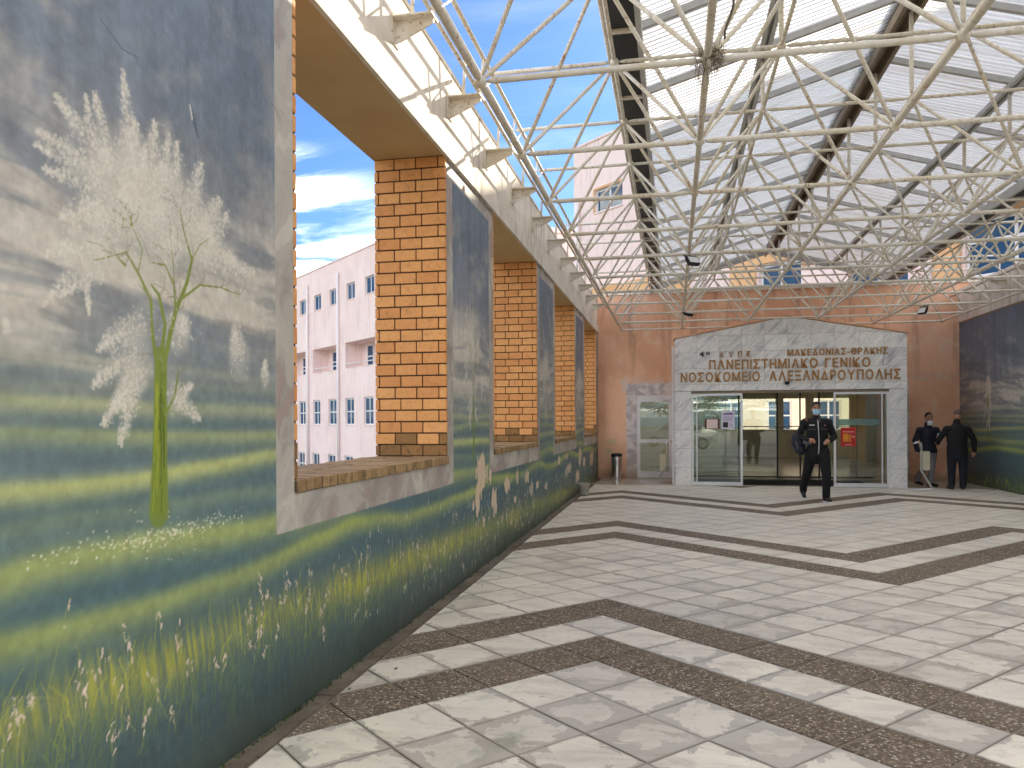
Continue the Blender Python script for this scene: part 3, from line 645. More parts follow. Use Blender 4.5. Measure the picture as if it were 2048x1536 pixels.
for k, (a, b) in enumerate(OPEN):
    n = 28; pit = (b - a + 2 * G - .01) / n
    for i in range(n):
        y = a - G + .005 + pit * (i + .5)
        for s, (x, me) in enumerate(((XL - .1395, sm[0]), (XL - .473, sm[1]))):
            link('sill_brick', me, LW, (x + nrm.uniform(-.004, .004), y, ZSILL - .033 + nrm.uniform(-.003, .002)), (nrm.uniform(-.02, .02), nrm.uniform(-.012, .012), nrm.uniform(-.012, .012)))
# beam, lip and soffit
MB().box((XL - TH - .02, -3, ZS + .006), (XL, YE - .005, ZP)).build('beam', M['beam'], LW)
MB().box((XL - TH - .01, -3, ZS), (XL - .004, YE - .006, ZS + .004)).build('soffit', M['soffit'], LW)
lip = MB().prism([(XL + .001, -3, ZS - .022), (XL + .034, -3, ZS - .022), (XL + .034, -3, ZS + .15), (XL + .020, -3, ZS + .165), (XL + .001, -3, ZS + .165)], (0, YE + 2.99, 0)).build('beam_lip', M['beam'], LW)
cap = MB()
for k in range(14): cap.box((XL - TH - .04, -3 + k * 1.685, ZP), (XL + .012, -3 + k * 1.685 + 1.68, ZP + .03 + nrm.uniform(0, .006)))
cap.build('parapet_cap', M['beam'], LW)
BRK = [5.3 + 1.39 * k for k in range(-2, 11)]
bk = MB(); 
bk.box((0, -.075, -.17), (.012, .075, .02)); bk.box((.012, -.075, 0), (.30, .075, .012))
bk.prism([(.012, -.006, 0), (.29, -.006, 0), (.29, -.006, -.035), (.012, -.006, -.165)], (0, .012, 0))
bkm = bk.mesh('bracket', M['truss'])
for y in BRK: link('bracket', bkm, LW, (XL + .001, y, 4.35))
# right-hand wall
RW = thing('mural_wall', 'dark blue-green painted wall on the right behind the two men', 'wall', (XR, 12, 0))
rw = Canvas(7.0, YE - .005, 0, ZS - .02, .028, .024, lambda Y, Z: mural(Y * .8 + 23, Z, False))
for pts, col, a_ in STROKES[:1800]: rw.stroke([(p[0] * .9 + 8.0, p[1] - .1, p[2]) for p in pts], col, a_ * .8)
paint_tree(rw, 13.2, .5, -.1, .5, .4); paint_tree(rw, 16.2, .3, -.2, .4, .3)
place_canvas('painted_panel', rw, lambda Y, Z: np.stack([np.full_like(Y, XR), Y, Z], -1), M['mural'], RW)
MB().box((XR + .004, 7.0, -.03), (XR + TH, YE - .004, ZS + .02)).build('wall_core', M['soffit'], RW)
MB().box((XR - .035, -2.5, ZS), (XR + TH + .02, YE - .006, ZP)).build('beam', M['beam'], RW)
for y in BRK: link('bracket', bkm, RW, (XR - .036, y, 4.35), (0, 0, math.pi))
pl = MB()
for y in (-2.5, 2.2): pl.box((XR, y, -.03), (XR + TH, y + 1.9, ZS))
pl.box((XR, -.6, -.03), (XR + TH, 2.2, 1.1)); pl.box((XR, 4.1, -.03), (XR + TH, 7.0, 1.1))
pl.build('pillars', M['soffit'], RW)

# ------------------------------------------------------------------ end wall
EW = thing('end_wall', 'orange plastered wall around the marble entrance', 'wall', (2.4, YE, 0))
DX0, DX1, DZ = -.93, .02, 2.16
def endpaint(X, Z):
    c = np.ones(X.shape + (3,)) * C8(240, 190, 154)
    c = mix(c, C8(228, 174, 138), sst(.4, .7, fbm(X * 1.1, Z * 1.1, 201))); c = mix(c, C8(206, 152, 122), sst(3.2, 4.4, Z) * .5)
    c = mix(c, C8(240, 196, 160), sst(.55, .75, fbm(X * 2.4, Z * 1.2, 203)) * .6)
    f = ((X > -1.19) & (X < .06) & (Z < 2.47)).astype(float) + ((X > 4.9) & (X < 5.62) & (Z < 2.47)).astype(float)
    q = fbm(X * 2, Z * 2, 205); v = fbm(X * 6 + 3 * q - Z * 5, Z * 6 + X * 5 + 3 * q, 207)
    m = mix(np.ones(X.shape + (3,)) * C8(212, 205, 200), C8(184, 177, 176), sst(.42, .62, v)); m = mix(m, C8(228, 222, 216), sst(.42, .3, v) * .8)
    c = mix(c, m, np.clip(f, 0, 1))
    c = mix(c, C8(196, 196, 150), sst(.6, .0, np.hypot((X + 1.55) / .32, (Z - .95) / .2) + .5 * (fbm(X * 9, Z * 9, 209) - .5)) * .7)
    c = mix(c, C8(186, 190, 150), sst(.6, .1, np.hypot((X + 1.6) / .25, (Z - .72) / .14) + .5 * (fbm(X * 9, Z * 9, 211) - .5)) * .5)
    c = mix(c, C8(176, 134, 108), sst(.52, .72, fbm(X * 7, Z * .7, 215, 4)) * sst(1.8, 4.2, Z) * .55)
    c = mix(c, C8(232, 206, 180), sst(.62, .74, fbm(X * 3.1, Z * 2.7, 217, 5)) * .5)
    return mix(c, C8(140, 112, 92), sst(.3, .0, Z + .2 * (fbm(X * 5, Z * 3, 213) - .5)) * .6)
to_end = lambda X, Z: np.stack([X, np.full_like(X, YE), Z], -1)
er = random.Random(31)
def leaves(cv):
    for _ in range(150):
        t = er.random(); x = -1.35 + 1.4 * t; z = 2.53 + er.gauss(0, .055)
        if er.random() < .2: x = -1.27 + er.gauss(0, .04); z = er.uniform(2.25, 2.6)
        an = er.uniform(-.9, 1.2) * (1 if er.random() < .5 else -1); L = er.uniform(.05, .11)
        cv.stroke([(x, z, .006), (x + L * .5 * math.cos(an), z + L * .6 * math.sin(an), .011), (x + L * math.cos(an), z + L * math.sin(an), .004)], C8(222, 206, 192), .65)
        x2 = 6.6 - (x + 1.0); cv.stroke([(x2, z, .006), (x2 - L * math.cos(an), z + L * math.sin(an), .005)], C8(206, 186, 172), .4)
for x0, x1, z0, z1 in ((XL, DX0, 0, 4.78), (DX0, .06, DZ, 4.78), (5.0, XR, 0, 4.78), (.06, 5.0, 3.2, 4.78)):
    cve = Canvas(x0, x1, z0, z1, .016, .016, endpaint); leaves(cve); o = place_canvas('plaster_panel', cve, to_end, M['mural'], EW)
cw = MB(); cw.box((XL - TH, YE + .004, -.03), (DX0 - .01, YE + .25, 4.775)); cw.box((DX0 - .01, YE + .004, DZ + .01), (.06, YE + .25, 4.775)); cw.box((.06, YE + .004, 3.2), (5.0, YE + .25, 4.775)); cw.box((5.0, YE + .004, -.03), (XR + TH, YE + .25, 4.775))
cw.build('wall_core', M['endwall'], EW)
MB().box((XL - TH - .02, YE - .04, 4.78), (XR + TH + .02, YE + .3, 4.83)).build('coping', M['beam'], EW)

# ------------------------------------------------------------------ entrance portal
PY = 18.4; PX0, PX1, PPX = .045, 4.99, 2.52
EP = thing('entrance_portal', 'gabled grey marble entrance porch with bronze lettering', 'porch', (PPX, PY, 0))
def ztop(x): return 3.38 + (3.83 - 3.38) * (1 - abs(x - PPX) / ((PX1 - PX0) / 2)) - .012
cols = [.045, .544, 1.04, 1.53, 2.028, 2.521, 3.021, 3.516, 4.017, 4.513, 4.99]; rows = [2.172, 2.32, 2.685, 3.065, 3.43, 3.9]
for i in range(10):
    for j in range(5):
        x0, x1 = cols[i] + .0022, cols[i + 1] - .0022; z0, z1 = rows[j] + .0022, rows[j + 1] - .0022
        if z0 >= max(ztop(x0), ztop(x1)): continue
        poly = [(x0, z0), (x1, z0)]
        tr_ = [(x1, min(z1, ztop(x1))), (x0, min(z1, ztop(x0)))]
        pts = [(x0, z0), (x1, z0)]
        if tr_[0][1] > z0: pts.append(tr_[0])
        # where the sloping edge crosses the joint
        for zz_ in (z1, z0):
            fa, fb = ztop(x1) - zz_, ztop(x0) - zz_
            if fa * fb < 0: xx = x1 + (x0 - x1) * fa / (fa - fb); pts.append((xx, zz_))
        if tr_[1][1] > z0: pts.append(tr_[1])
        pts = [p for p in pts if p[1] <= max(ztop(p[0]), z0) + 1e-4]
        cxm = sum(p[0] for p in pts) / len(pts); czm = sum(p[1] for p in pts) / len(pts)
        ang = sorted(pts, key=lambda p: math.atan2(p[1] - czm, p[0] - cxm))
        dep = nrm.uniform(0, .0025)
        link('marble_panel', MB().prism([(p[0] - cxm, 0, p[1] - czm) for p in ang], (0, .03, 0)).mesh('marble_panel', M['marble']), EP, (cxm, PY - dep, czm))
for x0, x1 in ((PX0, .41), (4.63, PX1)):
    zs_ = [0, .43, .86, 1.29, 1.72, 2.168]
    for j in range(5):
        b = MB().box((-(x1 - x0) / 2 + .0015, 0, .002), ((x1 - x0) / 2 - .0015, .36, zs_[j + 1] - zs_[j] - .002)).mesh('marble_panel', M['marble'])
        link('marble_panel', b, EP, ((x0 + x1) / 2, PY + .012 + nrm.uniform(0, .002), zs_[j]))
bd = MB(); bd.prism([(PX0 + .004, PY + .032, 2.18), (PX1 - .004, PY + .032, 2.18), (PX1 - .004, PY + .032, 3.36), (PPX, PY + .032, 3.81), (PX0 + .004, PY + .032, 3.36)], (0, .3, 0))
bd.box((PX0 + .006, PY + .375, -.02), (PX0 + .10, YE - .004, 3.3)); bd.box((PX1 - .10, PY + .375, -.02), (PX1 - .006, YE - .004, 3.3)); bd.box((PX0 + .1, PY + .335, 2.5), (PX1 - .1, YE - .004, 2.6))
bd.build('porch_body', M['endwall'], EP)
gt = MB()
for xa, xb in ((PX0 - .03, PPX), (PX1 + .03, PPX)):
    za, zb = ztop(xa) + .006, ztop(PPX) + .012
    gt.prism([(xa, PY - .02, za), (xb, PY - .02, zb), (xb, PY - .02, zb + .03), (xa, PY - .02, za + .03)], (0, .5, 0))
gt.build('gable_trim', M['endwall'], EP)
MB().box((PX0 - .07, PY + .18, 0), (PX0 - .012, PY + .24, 3.22)).build('side_pipe', M['white'], EP)
MB().box((.42, PY + .03, 2.115), (4.62, PY + .22, 2.168)).build('door_header', M['steel_dark'], EP)
# letters
def glyph(ch):
    if ch == 'Δ':
        o_ = [(0, 0), (.68, 0), (.34, .75)]; i_ = [(.17, .115), (.51, .115), (.34, .49)]; vs = []; fs = []
        for z_ in (-.04, .04): vs += [(p[0], p[1], z_) for p in o_] + [(p[0], p[1], z_) for p in i_]
        for k in range(3):
            n_ = (k + 1) % 3; fs += [(k, 3 + k, 3 + n_, n_), (6 + k, 6 + n_, 9 + n_, 9 + k), (k, n_, 6 + n_, 6 + k), (3 + k, 9 + k, 9 + n_, 3 + n_)]
        return MB().add(vs, fs).mesh('letter', None), np.array([0, 0, -.04]), np.array([.68, .75, .04])
    cu = bpy.data.curves.new('g', 'FONT'); cu.body = ch; cu.size = 1.0; cu.extrude = .04; cu.offset = .022; cu.resolution_u = 3
    o = bpy.data.objects.new('g', cu); COL.objects.link(o); dg = bpy.context.evaluated_depsgraph_get(); dg.update()
    me = bpy.data.meshes.new_from_object(o.evaluated_get(dg)); bpy.data.objects.remove(o); bpy.data.curves.remove(cu)
    n = len(me.vertices); co = np.zeros(n * 3); me.vertices.foreach_get('co', co); co = co.reshape(-1, 3); return me, co.min(0), co.max(0)
GL = {}
def word(txt, x0, x1, zb, zt, mat, tilt=0.0, gap=.16, even=False):
    """letters of one word spread over x0..x1 between zb and zt"""
    W = []
    for ch in txt:
        if ch not in GL: GL[ch] = glyph(ch)
        W.append(GL[ch])
    wid = [w[2][0] - w[1][0] for w in W]; hgt = .73
    tot = sum(wid) + gap * (len(W) - 1); s = (x1 - x0) / tot; sv = (zt - zb) / hgt
    g_ = gap
    if even: s = sv; g_ = ((x1 - x0) / s - sum(wid)) / max(1, len(W) - 1)
    x = x0
    for (me, lo, hi), w, ch in zip(W, wid, txt):
        m2 = me.copy(); m2.name = 'letter'; n = len(m2.vertices); co = np.zeros(n * 3); m2.vertices.foreach_get('co', co); co = co.reshape(-1, 3)
        zoff = 0 if ch != '-' else 0
        out = np.stack([(co[:, 0] - lo[0]) * s, -(co[:, 2] + .04) * .28, (co[:, 1] - zoff) * sv], -1)
        m2.vertices.foreach_set('co', out.ravel().astype(np.float32)); m2.materials.clear(); m2.materials.append(mat); m2.update()
        link('letter', m2, EP, (x, PY - .006, zb + tilt * (x - x0)), (nrm.uniform(-.02, .02), nrm.uniform(-.012, .012), 0))
        x += (w + g_) * s
word('4', .60, .70, 2.955, 3.078, M['black']); word('Η', .757, .826, 2.99, 3.064, M['black'])
word('ΔΥΠΕ', 1.036, 1.715, 2.94, 3.052, M['bronze'], even=True)
word('ΜΑΚΕΔΟΝΙΑΣ-ΘΡΑΚΗΣ', 2.512, 4.598, 2.935, 3.075, M['bronze'], .004)
word('ΠΑΝΕΠΙΣΤΗΜΙΑΚΟ', .815, 3.146, 2.665, 2.868, M['bronze']); word('ΓΕΝΙΚΟ', 3.304, 4.242, 2.665, 2.865, M['bronze'])
word('ΝΟΣΟΚΟΜΕΙΟ', .176, 1.919, 2.385, 2.592, M['bronze']); word('ΑΛΕΞΑΝΔΡΟΥΠΟΛΗΣ', 2.121, 4.854, 2.385, 2.60, M['bronze'])
dm = thing('dome_camera', 'small black dome camera under the bronze letters of the porch', 'camera', (2.5, PY, 2.335))
MB().box((2.44, PY - .05, 2.345), (2.56, PY - .004, 2.362)).build('mount', M['black'], dm)
MB().lathe((2.5, PY - .045, 2.343), [(.052, 0), (.05, -.02), (.038, -.042), (.018, -.056), (.001, -.06)], 20).build('dome', M['black'], dm, True)

# ------------------------------------------------------------------ doors
def leaf(name, label, x0, x1, y, z1, rail=.085, stile=.045, mid=None):
    d = thing(name, label, 'door', ((x0 + x1) / 2, y, 0))
    f = MB(); f.box((x0, y - .02, .01), (x0 + stile, y + .02, z1)); f.box((x1 - stile, y - .02, .01), (x1, y + .02, z1))
    f.box((x0 + stile, y - .021, .01), (x1 - stile, y + .021, .01 + rail)); f.box((x0 + stile, y - .019, z1 - .05), (x1 - stile, y + .019, z1))
    f.build('door_frame', M['alu'], d)
    if mid: MB().box((mid - .012, y - .024, .1), (mid + .012, y + .024, z1 - .05)).build('mullion', M['alu'], d)
    MB().box((x0 + stile + .001, y - .004, .01 + rail), (x1 - stile - .001, y + .004, z1 - .05)).build('pane', M['glass'], d)
    return d
leaf('sliding_door', 'left sliding glass door leaf carrying paper notices', .415, 1.545, PY + .06, 2.112, mid=.535)
rd = leaf('sliding_door', 'right sliding glass door leaf with teal band and red poster', 3.49, 4.63, PY + .06, 2.112, mid=4.49)
MB().box((3.54, PY + .044, 1.375), (4.43, PY + .050, 1.512)).build('teal_band', M['glass_teal'], rd)
def poster(name, label, x0, x1, z0, z1, mat, extra):
    p = thing(name, label, 'poster', ((x0 + x1) / 2, PY + .05, z0)); MB().box((x0, PY + .046, z0), (x1, PY + .052, z1)).build('sheet', mat, p)
    for nm, (a, b, c, d_), mt in extra: MB().box((x0 + (x1 - x0) * a, PY + .0435, z0 + (z1 - z0) * b), (x0 + (x1 - x0) * c, PY + .045, z0 + (z1 - z0) * d_)).build(nm, mt, p)
lines = [('text_line', (.12, .46 + .06 * k, .88, .49 + .06 * k), M['ink_grey']) for k in range(5)]
poster('paper_notice', 'white and lilac paper notice with dark heading on glass door', 1.085, 1.372, 1.305, 1.708, M['paper'],
       [('heading', (.16, .86, .84, .90), M['ink']), ('heading', (.10, .80, .90, .845), M['ink']), ('picture', (.10, .08, .5, .38), M['dark_metal'])] + lines + [('text_line', (.58, .10 + .07 * k, .88, .13 + .07 * k), M['ink_grey']) for k in range(4)])
poster('paper_notice', 'pale paper notice on brown board beside the lilac notice', .715, 1.045, 1.303, 1.532, M['brown_frame'],
       [('paper', (.12, .05, .86, .95), M['paper_pink'])])
poster('red_poster', 'red and orange poster on the right glass door', 3.64, 3.945, .91, 1.328, M['red'],
       [('picture', (.14, .25, .52, .66), M['gold_print']), ('figure', (.56, .22, .68, .62), M['gold_print']), ('caption', (.14, .74, .90, .80), M['pale_red']), ('badge', (.74, .46, .94, .56), M['pale_red']), ('caption', (.25, .06, .75, .11), M['pale_red'])])
def side_door():
    y = YE + .03; d = thing('glazed_door', 'white framed glazed side door left of the porch', 'door', (-.45, y, 0)); x0, x1, z0, z1 = -.92, .01, .02, 2.15
    f = MB(); f.box((x0, y - .03, z0), (x0 + .085, y + .03, z1)); f.box((x1 - .12, y - .03, z0), (x1, y + .03, z1)); f.box((x0 + .085, y - .029, z1 - .16), (x1 - .12, y + .029, z1)); f.box((x0 + .085, y - .029, z0), (x1 - .12, y + .029, z0 + .16)); f.box((x0 + .085, y - .029, .93), (x1 - .12, y + .029, 1.02))
    f.build('door_frame', M['white'], d)
    MB().box((x0 + .086, y - .004, 1.02), (x1 - .121, y + .004, z1 - .16)).build('pane', M['glass'], d); MB().box((x0 + .086, y - .004, z0 + .16), (x1 - .121, y + .004, .93)).build('pane', M['glass'], d)
    MB().box((-.28, y - .07, 2.03), (-.06, y - .031, 2.08)).tube([(-.2, y - .06, 2.085), (-.36, y - .12, 2.09)], .008).build('door_closer', M['alu'], d)
    MB().tube([(x0 + .04, y - .03, .9), (x0 + .04, y - .075, .9), (x0 + .13, y - .08, .9)], .009).build('handle', M['alu'], d)
side_door()
sd = thing('grey_door', 'grey-blue side door partly hidden at right of the porch', 'door', (5.2, YE, 0))
MB().box((5.03, YE - .05, .02), (5.42, YE - .004, 2.12)).build('door_leaf', simple('door_grey', lin((166, 172, 190)), 0.5), sd); MB().box((5.40, YE - .055, .02), (5.44, YE - .003, 2.15)).build('door_frame', M['dark_metal'], sd)

# ------------------------------------------------------------------ lobby behind the glass
LY = 33.0
fl = plaster('lobby_floor', lin((196, 192, 172)), lin((178, 174, 154)), 0.5, rough=0.22, bump=0.02)
lf = MB()
for i in range(9):
    for j in range(11): lf.box((XL - .4 + i * 1.06, PY + .09 + j * 1.34, -.006), (XL - .4 + i * 1.06 + 1.054, PY + .09 + j * 1.34 + 1.334, .004))
LF = MB().box((XL - .5, PY + .1, -.029), (XR + .4, LY + .3, -.010)).build('lobby_floor', M['slab']); tag(LF, kind='structure')
lf.build('floor_slabs', fl, LF, kind='stuff')
LB = thing('lobby', 'cream lobby interior with window band seen through the glass doors', 'interior', (2.4, 27, 0))
lb = MB(); lb.box((XL - .5, YE + .26, -.02), (XL - .4, LY, 2.9)); lb.box((XR + .3, YE + .26, -.02), (XR + .4, LY, 2.9)); lb.build('side_walls', M['cream'], LB)
MB().box((XL - .38, 26.0, 0), (1.55, 26.2, 2.895)).build('partition', M['cream'], LB); MB().box((5.0, 24.0, 0), (XR + .28, 24.2, 2.895)).build('partition', M['soffit'], LB)
ce = MB(); ce.box((XL - .5, YE + .26, 2.9), (-1.9, LY + .3, 3.0)); ce.box((3.2, YE + .26, 2.9), (XR + .4, LY + .3, 3.0)); ce.box((-1.9, YE + .26, 2.9), (3.2, YE + .8, 3.0)); ce.box((-1.9, 28.5, 2.9), (3.2, LY + .3, 3.0)); ce.build('ceiling', M['white'], LB)
for k in range(4): MB().box((-1.95 + k * 1.3, YE + .75, 3.005), (-1.95 + k * 1.3 + 1.28, 28.55, 3.015)).build('added_skylight_pane', M['sheet'], LB)  # skylight added out of view to let more daylight into the lobby
MB().box((XL - .4, LY, 0), (XR + .3, LY + .15, 1.12)).build('low_wall', M['cream'], LB)
MB().box((XL - .4, LY, 2.36), (XR + .3, LY + .15, 2.9)).build('window_head', M['cream'], LB)
for x in (-.3, 1.9, 4.05, 5.2): MB().box((x, LY, 1.12), (x + .3, LY + .15, 2.36)).build('pier', M['cream'], LB)
MB().tube([(XL - .38, LY - .1, 1.24), (XR + .28, LY - .1, 1.24)], .022).build('hand_rail', M['alu'], LB)
for x in (-.9, .1, 1.1, 2.2, 3.3, 4.5, 5.6): MB().tube([(x, LY - .1, 1.24), (x, LY - .02, 1.0)], .012).build('rail_post', M['alu'], LB)
VS = thing('inner_glass_screen', 'inner glass screen with thin dark mullions inside the lobby', 'screen', (2.4, YE + .6, 0)); y = YE + .6
for x in (1.66, 2.62, 3.18, 3.64, 4.55): MB().box((x, y - .025, 0), (x + .035, y + .025, 2.3)).build('mullion', M['dark_metal'], VS)
MB().box((.1, y - .03, 2.2), (4.95, y + .03, 2.34)).build('header', M['steel_dark'], VS); MB().box((.1, y - .02, .01), (4.95, y + .02, .05)).build('threshold', M['dark_metal'], VS)
for x0, x1 in ((.1, 1.66), (1.70, 2.62), (3.68, 4.55)): MB().box((x0, y - .003, .05), (x1, y + .003, 2.2)).build('pane', M['glass'], VS)
mt = MB().box((.6, PY + .35, .005), (4.4, YE - .1, .016)).build('door_mat', simple('mat_dark', (0.02, 0.02, 0.019), 0.95)); tag(mt, 'dark entrance mat just inside the sliding doors', 'mat')

# ------------------------------------------------------------------ space frame
SF = thing('space_frame', 'cream steel space frame spanning the entrance court', 'truss', (XM, 12, TZ))
ROW0, ROW1 = -2, 10
bot = {(i, j): Vector((T0[0] + TD * i, T0[1] + TDY * j, TZ)) for i in range(6) for j in range(ROW0, ROW1 + 1)}
top = {(i, j): Vector((T0[0] + TD * (i + .5), T0[1] + TDY * (j + .5), TZ2)) for i in range(5) for j in range(ROW0, ROW1)}
BAR = {}
def bar(name, p, q, r, parent=SF, trim=.045):
    L = round((q - p).length - 2 * trim, 3); key = (L, r)
    if key not in BAR:
        BAR[key] = MB().tube([(0, 0, -L / 2), (0, 0, -L / 2 + .05), (0, 0, L / 2 - .05), (0, 0, L / 2)], [r * .5, r, r, r * .5], 8).mesh('bar', M['truss'], smooth=True)
    link(name, BAR[key], parent, (p + q) / 2, Vector((0, 0, 1)).rotation_difference((q - p).normalized()))
nodem = MB().ell((0, 0, 0), (.042, .042, .042), 10, 6).mesh('node', M['truss'], smooth=True)
for (i, j), p in bot.items():
    link('node', nodem, SF, p)
    if (i, j + 1) in bot: bar('bottom_chord', p, bot[i, j + 1], .0245)
    if (i + 1, j) in bot: bar('bottom_chord', p, bot[i + 1, j], .0225)
for (i, j), p in top.items():
    link('node', nodem, SF, p)
    if (i, j + 1) in top: bar('top_chord', p, top[i, j + 1], .019)
    if (i + 1, j) in top: bar('top_chord', p, top[i + 1, j], .019)
    for a, b in ((0, 0), (1, 0), (0, 1), (1, 1)): bar('diagonal', p, bot[i + a, j + b], .0165)
for j in range(ROW0, ROW1):                                   # ends carried on the walls
    p = top[0, j]; bar('top_chord', Vector((-1.77, p.y, TZ2)), p, .021); p = top[4, j]; bar('top_chord', p, Vector((6.60, p.y, TZ2)), .021)
ra = MB()
SR = thing('support_rail', 'thin pipes and posts on brackets along the left parapet', 'rail', (-1.7, 12, 4.36))
for nm, x, z, r in (('pipe', -1.65, 4.385, .018), ('pipe', -1.62, 4.70, .020), ('pipe', -1.77, TZ2, .018)): MB().tube([(x, 1.9, z), (x, 20.3, z)], r, 8).build(nm, M['truss'], SR, True)
for y in BRK:
    MB().tube([(-1.80, y, 4.363), (-1.78, y, TZ2 - .02)], .014, 8).build('post', M['truss'], SR, True)
    for d_ in (0, .42): MB().tube([(-1.65, y, 4.385), (-1.62, y + d_, 4.70)], .010, 6).build('strut', M['truss'], SR, True)
SR = thing('support_rail', 'thin pipes and posts on brackets along the right parapet', 'rail', (6.5, 12, 4.36))
for nm, x, z, r in (('pipe', 6.45, 4.40, .030), ('pipe', 6.60, TZ2, .021)): MB().tube([(x, 1.9, z), (x, 20.3, z)], r, 8).build(nm, M['truss'], SR, True)
for y in BRK: MB().tube([(6.60, y, 4.363), (6.60, y, TZ2 - .02)], .017, 8).build('post', M['truss'], SR, True)

# ------------------------------------------------------------------ canopy roof over the frame
CR = thing('canopy_roof', 'pitched translucent corrugated roof above the space frame', 'roof', (XM, 12, 5))
RY0, RY1 = 2.3, 20.85; ZR, SL = 5.90, .29; XG0, XG1 = -.30, XM * 2 + .30
zr = lambda x: ZR - SL * abs(x - XM)
ry = [RY0] + [top[0, j].y for j in range(ROW0, ROW1)] + [20.75]
ry = sorted(set(round(v, 3) for v in ry if RY0 <= v <= RY1))
for y in ry:
    for sx_ in (-1, 1):
        x0 = XG0 if sx_ < 0 else XG1
        a, b = Vector((x0, y, zr(x0) - .075)), Vector((XM, y, zr(XM) - .075)); w = .028
        MB().prism([(a.x, y - w, a.z), (a.x, y + w, a.z), (a.x, y + w, a.z + .07), (a.x, y - w, a.z + .07)], b - a).build('rafter', M['steel'], CR)
for x, w, h, mt in ((XM, .075, .15, 'steel_dark'), (T0[0] + TD * 1.5, .03, .08, 'steel'), (T0[0] + TD * 3.5, .03, .08, 'steel')):
    b = MB(); z = zr(x) - .08
    b.box((x - w, RY0, z - h), (x - w + .012, RY1, z)); b.box((x + w - .012, RY0, z - h), (x + w, RY1, z)); b.box((x - w + .012, RY0, z - .014), (x + w - .012, RY1, z - .003))
    b.box((x - w - .03, RY0, z - h - .010), (x - w + .012, RY1, z - h)); b.box((x + w - .012, RY0, z - h - .010), (x + w + .03, RY1, z - h))
    b.build('ridge_beam' if mt == 'steel_dark' else 'purlin', M[mt], CR)
for j in range(ROW0, ROW1):
    for i in (1, 2, 3):
        p = top[i, j]; zt = zr(p.x) - (.24 if i == 2 else .19)
        L = round(zt - TZ2 - .05, 3); key = ('post', L)
        if key not in BAR: BAR[key] = MB().tube([(0, 0, 0), (0, 0, .03), (0, 0, L)], [.012, .022, .022], 8).mesh('post', M['truss'], smooth=True)
        link('roof_post', BAR[key], CR, (p.x, p.y, TZ2 + .05))
# corrugated sheets, one per bay and slope
yb = [RY0] + ry[1:-1] + [RY1]
for k in range(len(yb) - 1):
    for sx_ in (-1, 1):
        y0, y1 = yb[k], yb[k + 1] + .04; n = int((y1 - y0) / .085); vs = []; fs = []
        prof = []
        for q in range(n):
            yy = y0 + (y1 - y0) * q / n; pw = (y1 - y0) / n
            prof += [(yy, 0), (yy + pw * .35, 0), (yy + pw * .5, .022), (yy + pw * .85, .022)]
        prof.append((y1, 0)); xa = XG0 - .06 if sx_ < 0 else XG1 + .06
        lift = .004 * (k % 2)
        for (yy, hh) in prof: vs += [(xa, yy, zr(xa) + hh + lift), (XM + sx_ * .004, yy, zr(XM) + hh + lift)]
        for q in range(len(prof) - 1): fs.append((2 * q, 2 * q + 2, 2 * q + 3, 2 * q + 1))
        MB().add(vs, fs).build('roof_sheet', M['sheet'], CR)
MB().prism([(XM - .10, RY0, zr(XM - .10) + .04), (XM, RY0, ZR + .05), (XM + .10, RY0, zr(XM + .10) + .04), (XM, RY0, ZR + .065)], (0, RY1 - RY0, 0)).build('ridge_cap', M['steel'], CR)
for sx_, xg in ((-1, XG0), (1, XG1)):
    z = zr(xg) - .10; b = MB(); o_ = sx_
    pr = [(xg, z + .02), (xg, z - .07), (xg + o_ * .24, z - .07), (xg + o_ * .24, z + .10), (xg + o_ * .232, z + .10), (xg + o_ * .232, z - .062), (xg + o_ * .008, z - .062), (xg + o_ * .008, z + .02)]
    b.prism([(p[0], RY0, p[1]) for p in pr], (0, RY1 - RY0, 0)); b.build('gutter', M['dark_metal'], CR)
    MB().box((min(xg - o_ * .05, xg + o_ * -.002), RY0, z - .12), (max(xg - o_ * .05, xg + o_ * -.002), RY1, z + .02)).build('eaves_purlin', M['steel'], CR)
    fm = MB().box((-.16, -.028, -.095), (.125, .028, -.072)).box((-.16 if o_ < 0 else .10, -.028, -.095), (-.135 if o_ < 0 else .125, .028, .12)).mesh('gutter_bracket', M['truss'])
    yy = RY0 + .3
    while yy < RY1: link('gutter_bracket', fm, CR, (xg + o_ * .12, yy, z)); yy += TDY / 2
    MB().tube([(xg + o_ * .27, RY0, z - .08), (xg + o_ * .27, RY1, z - .08)], .02, 8).build('edge_pipe', M['truss'], CR, True)
# gable ends
for y in (RY0 - .02, RY1):
    for sx_ in (-1, 1):
        x0 = XG0 if sx_ < 0 else XG1
        MB().prism([(x0, y, zr(x0) - .17), (XM, y, ZR - .17), (XM, y, ZR + .02), (x0, y, zr(x0) + .02)], (0, .018, 0)).build('gable_board', M['steel'], CR)

# nest, cable and floodlights on the frame
nb = random.Random(4); ne = MB(); p0 = bot[1, 0]
for _ in range(260):
    a = nb.uniform(0, 6.28); rr_ = nb.uniform(.02, .085); p = p0 + Vector((math.cos(a) * rr_ + .02, math.sin(a) * rr_, nb.gauss(.015, .025)))
    d = Vector((nb.gauss(0, 1), nb.gauss(0, 1), nb.gauss(-.3, .7))).normalized() * nb.uniform(.02, .07); ne.tube([p, p + d * .5 + Vector((0, 0, .004)), p + d], .0022, 3)
for _ in range(26):
    a = nb.uniform(0, 6.28); p = p0 + Vector((math.cos(a) * .07, math.sin(a) * .07, -.02)); ne.tube([p, p + Vector((nb.gauss(0, .015), nb.gauss(0, .015), -nb.uniform(.04, .12)))], .0018, 3)
tag(ne.build('bird_nest', M['nest']), 'untidy straw bird nest lodged on a frame joint near the top', 'nest')
cb = MB(); q = bot[1, -1]
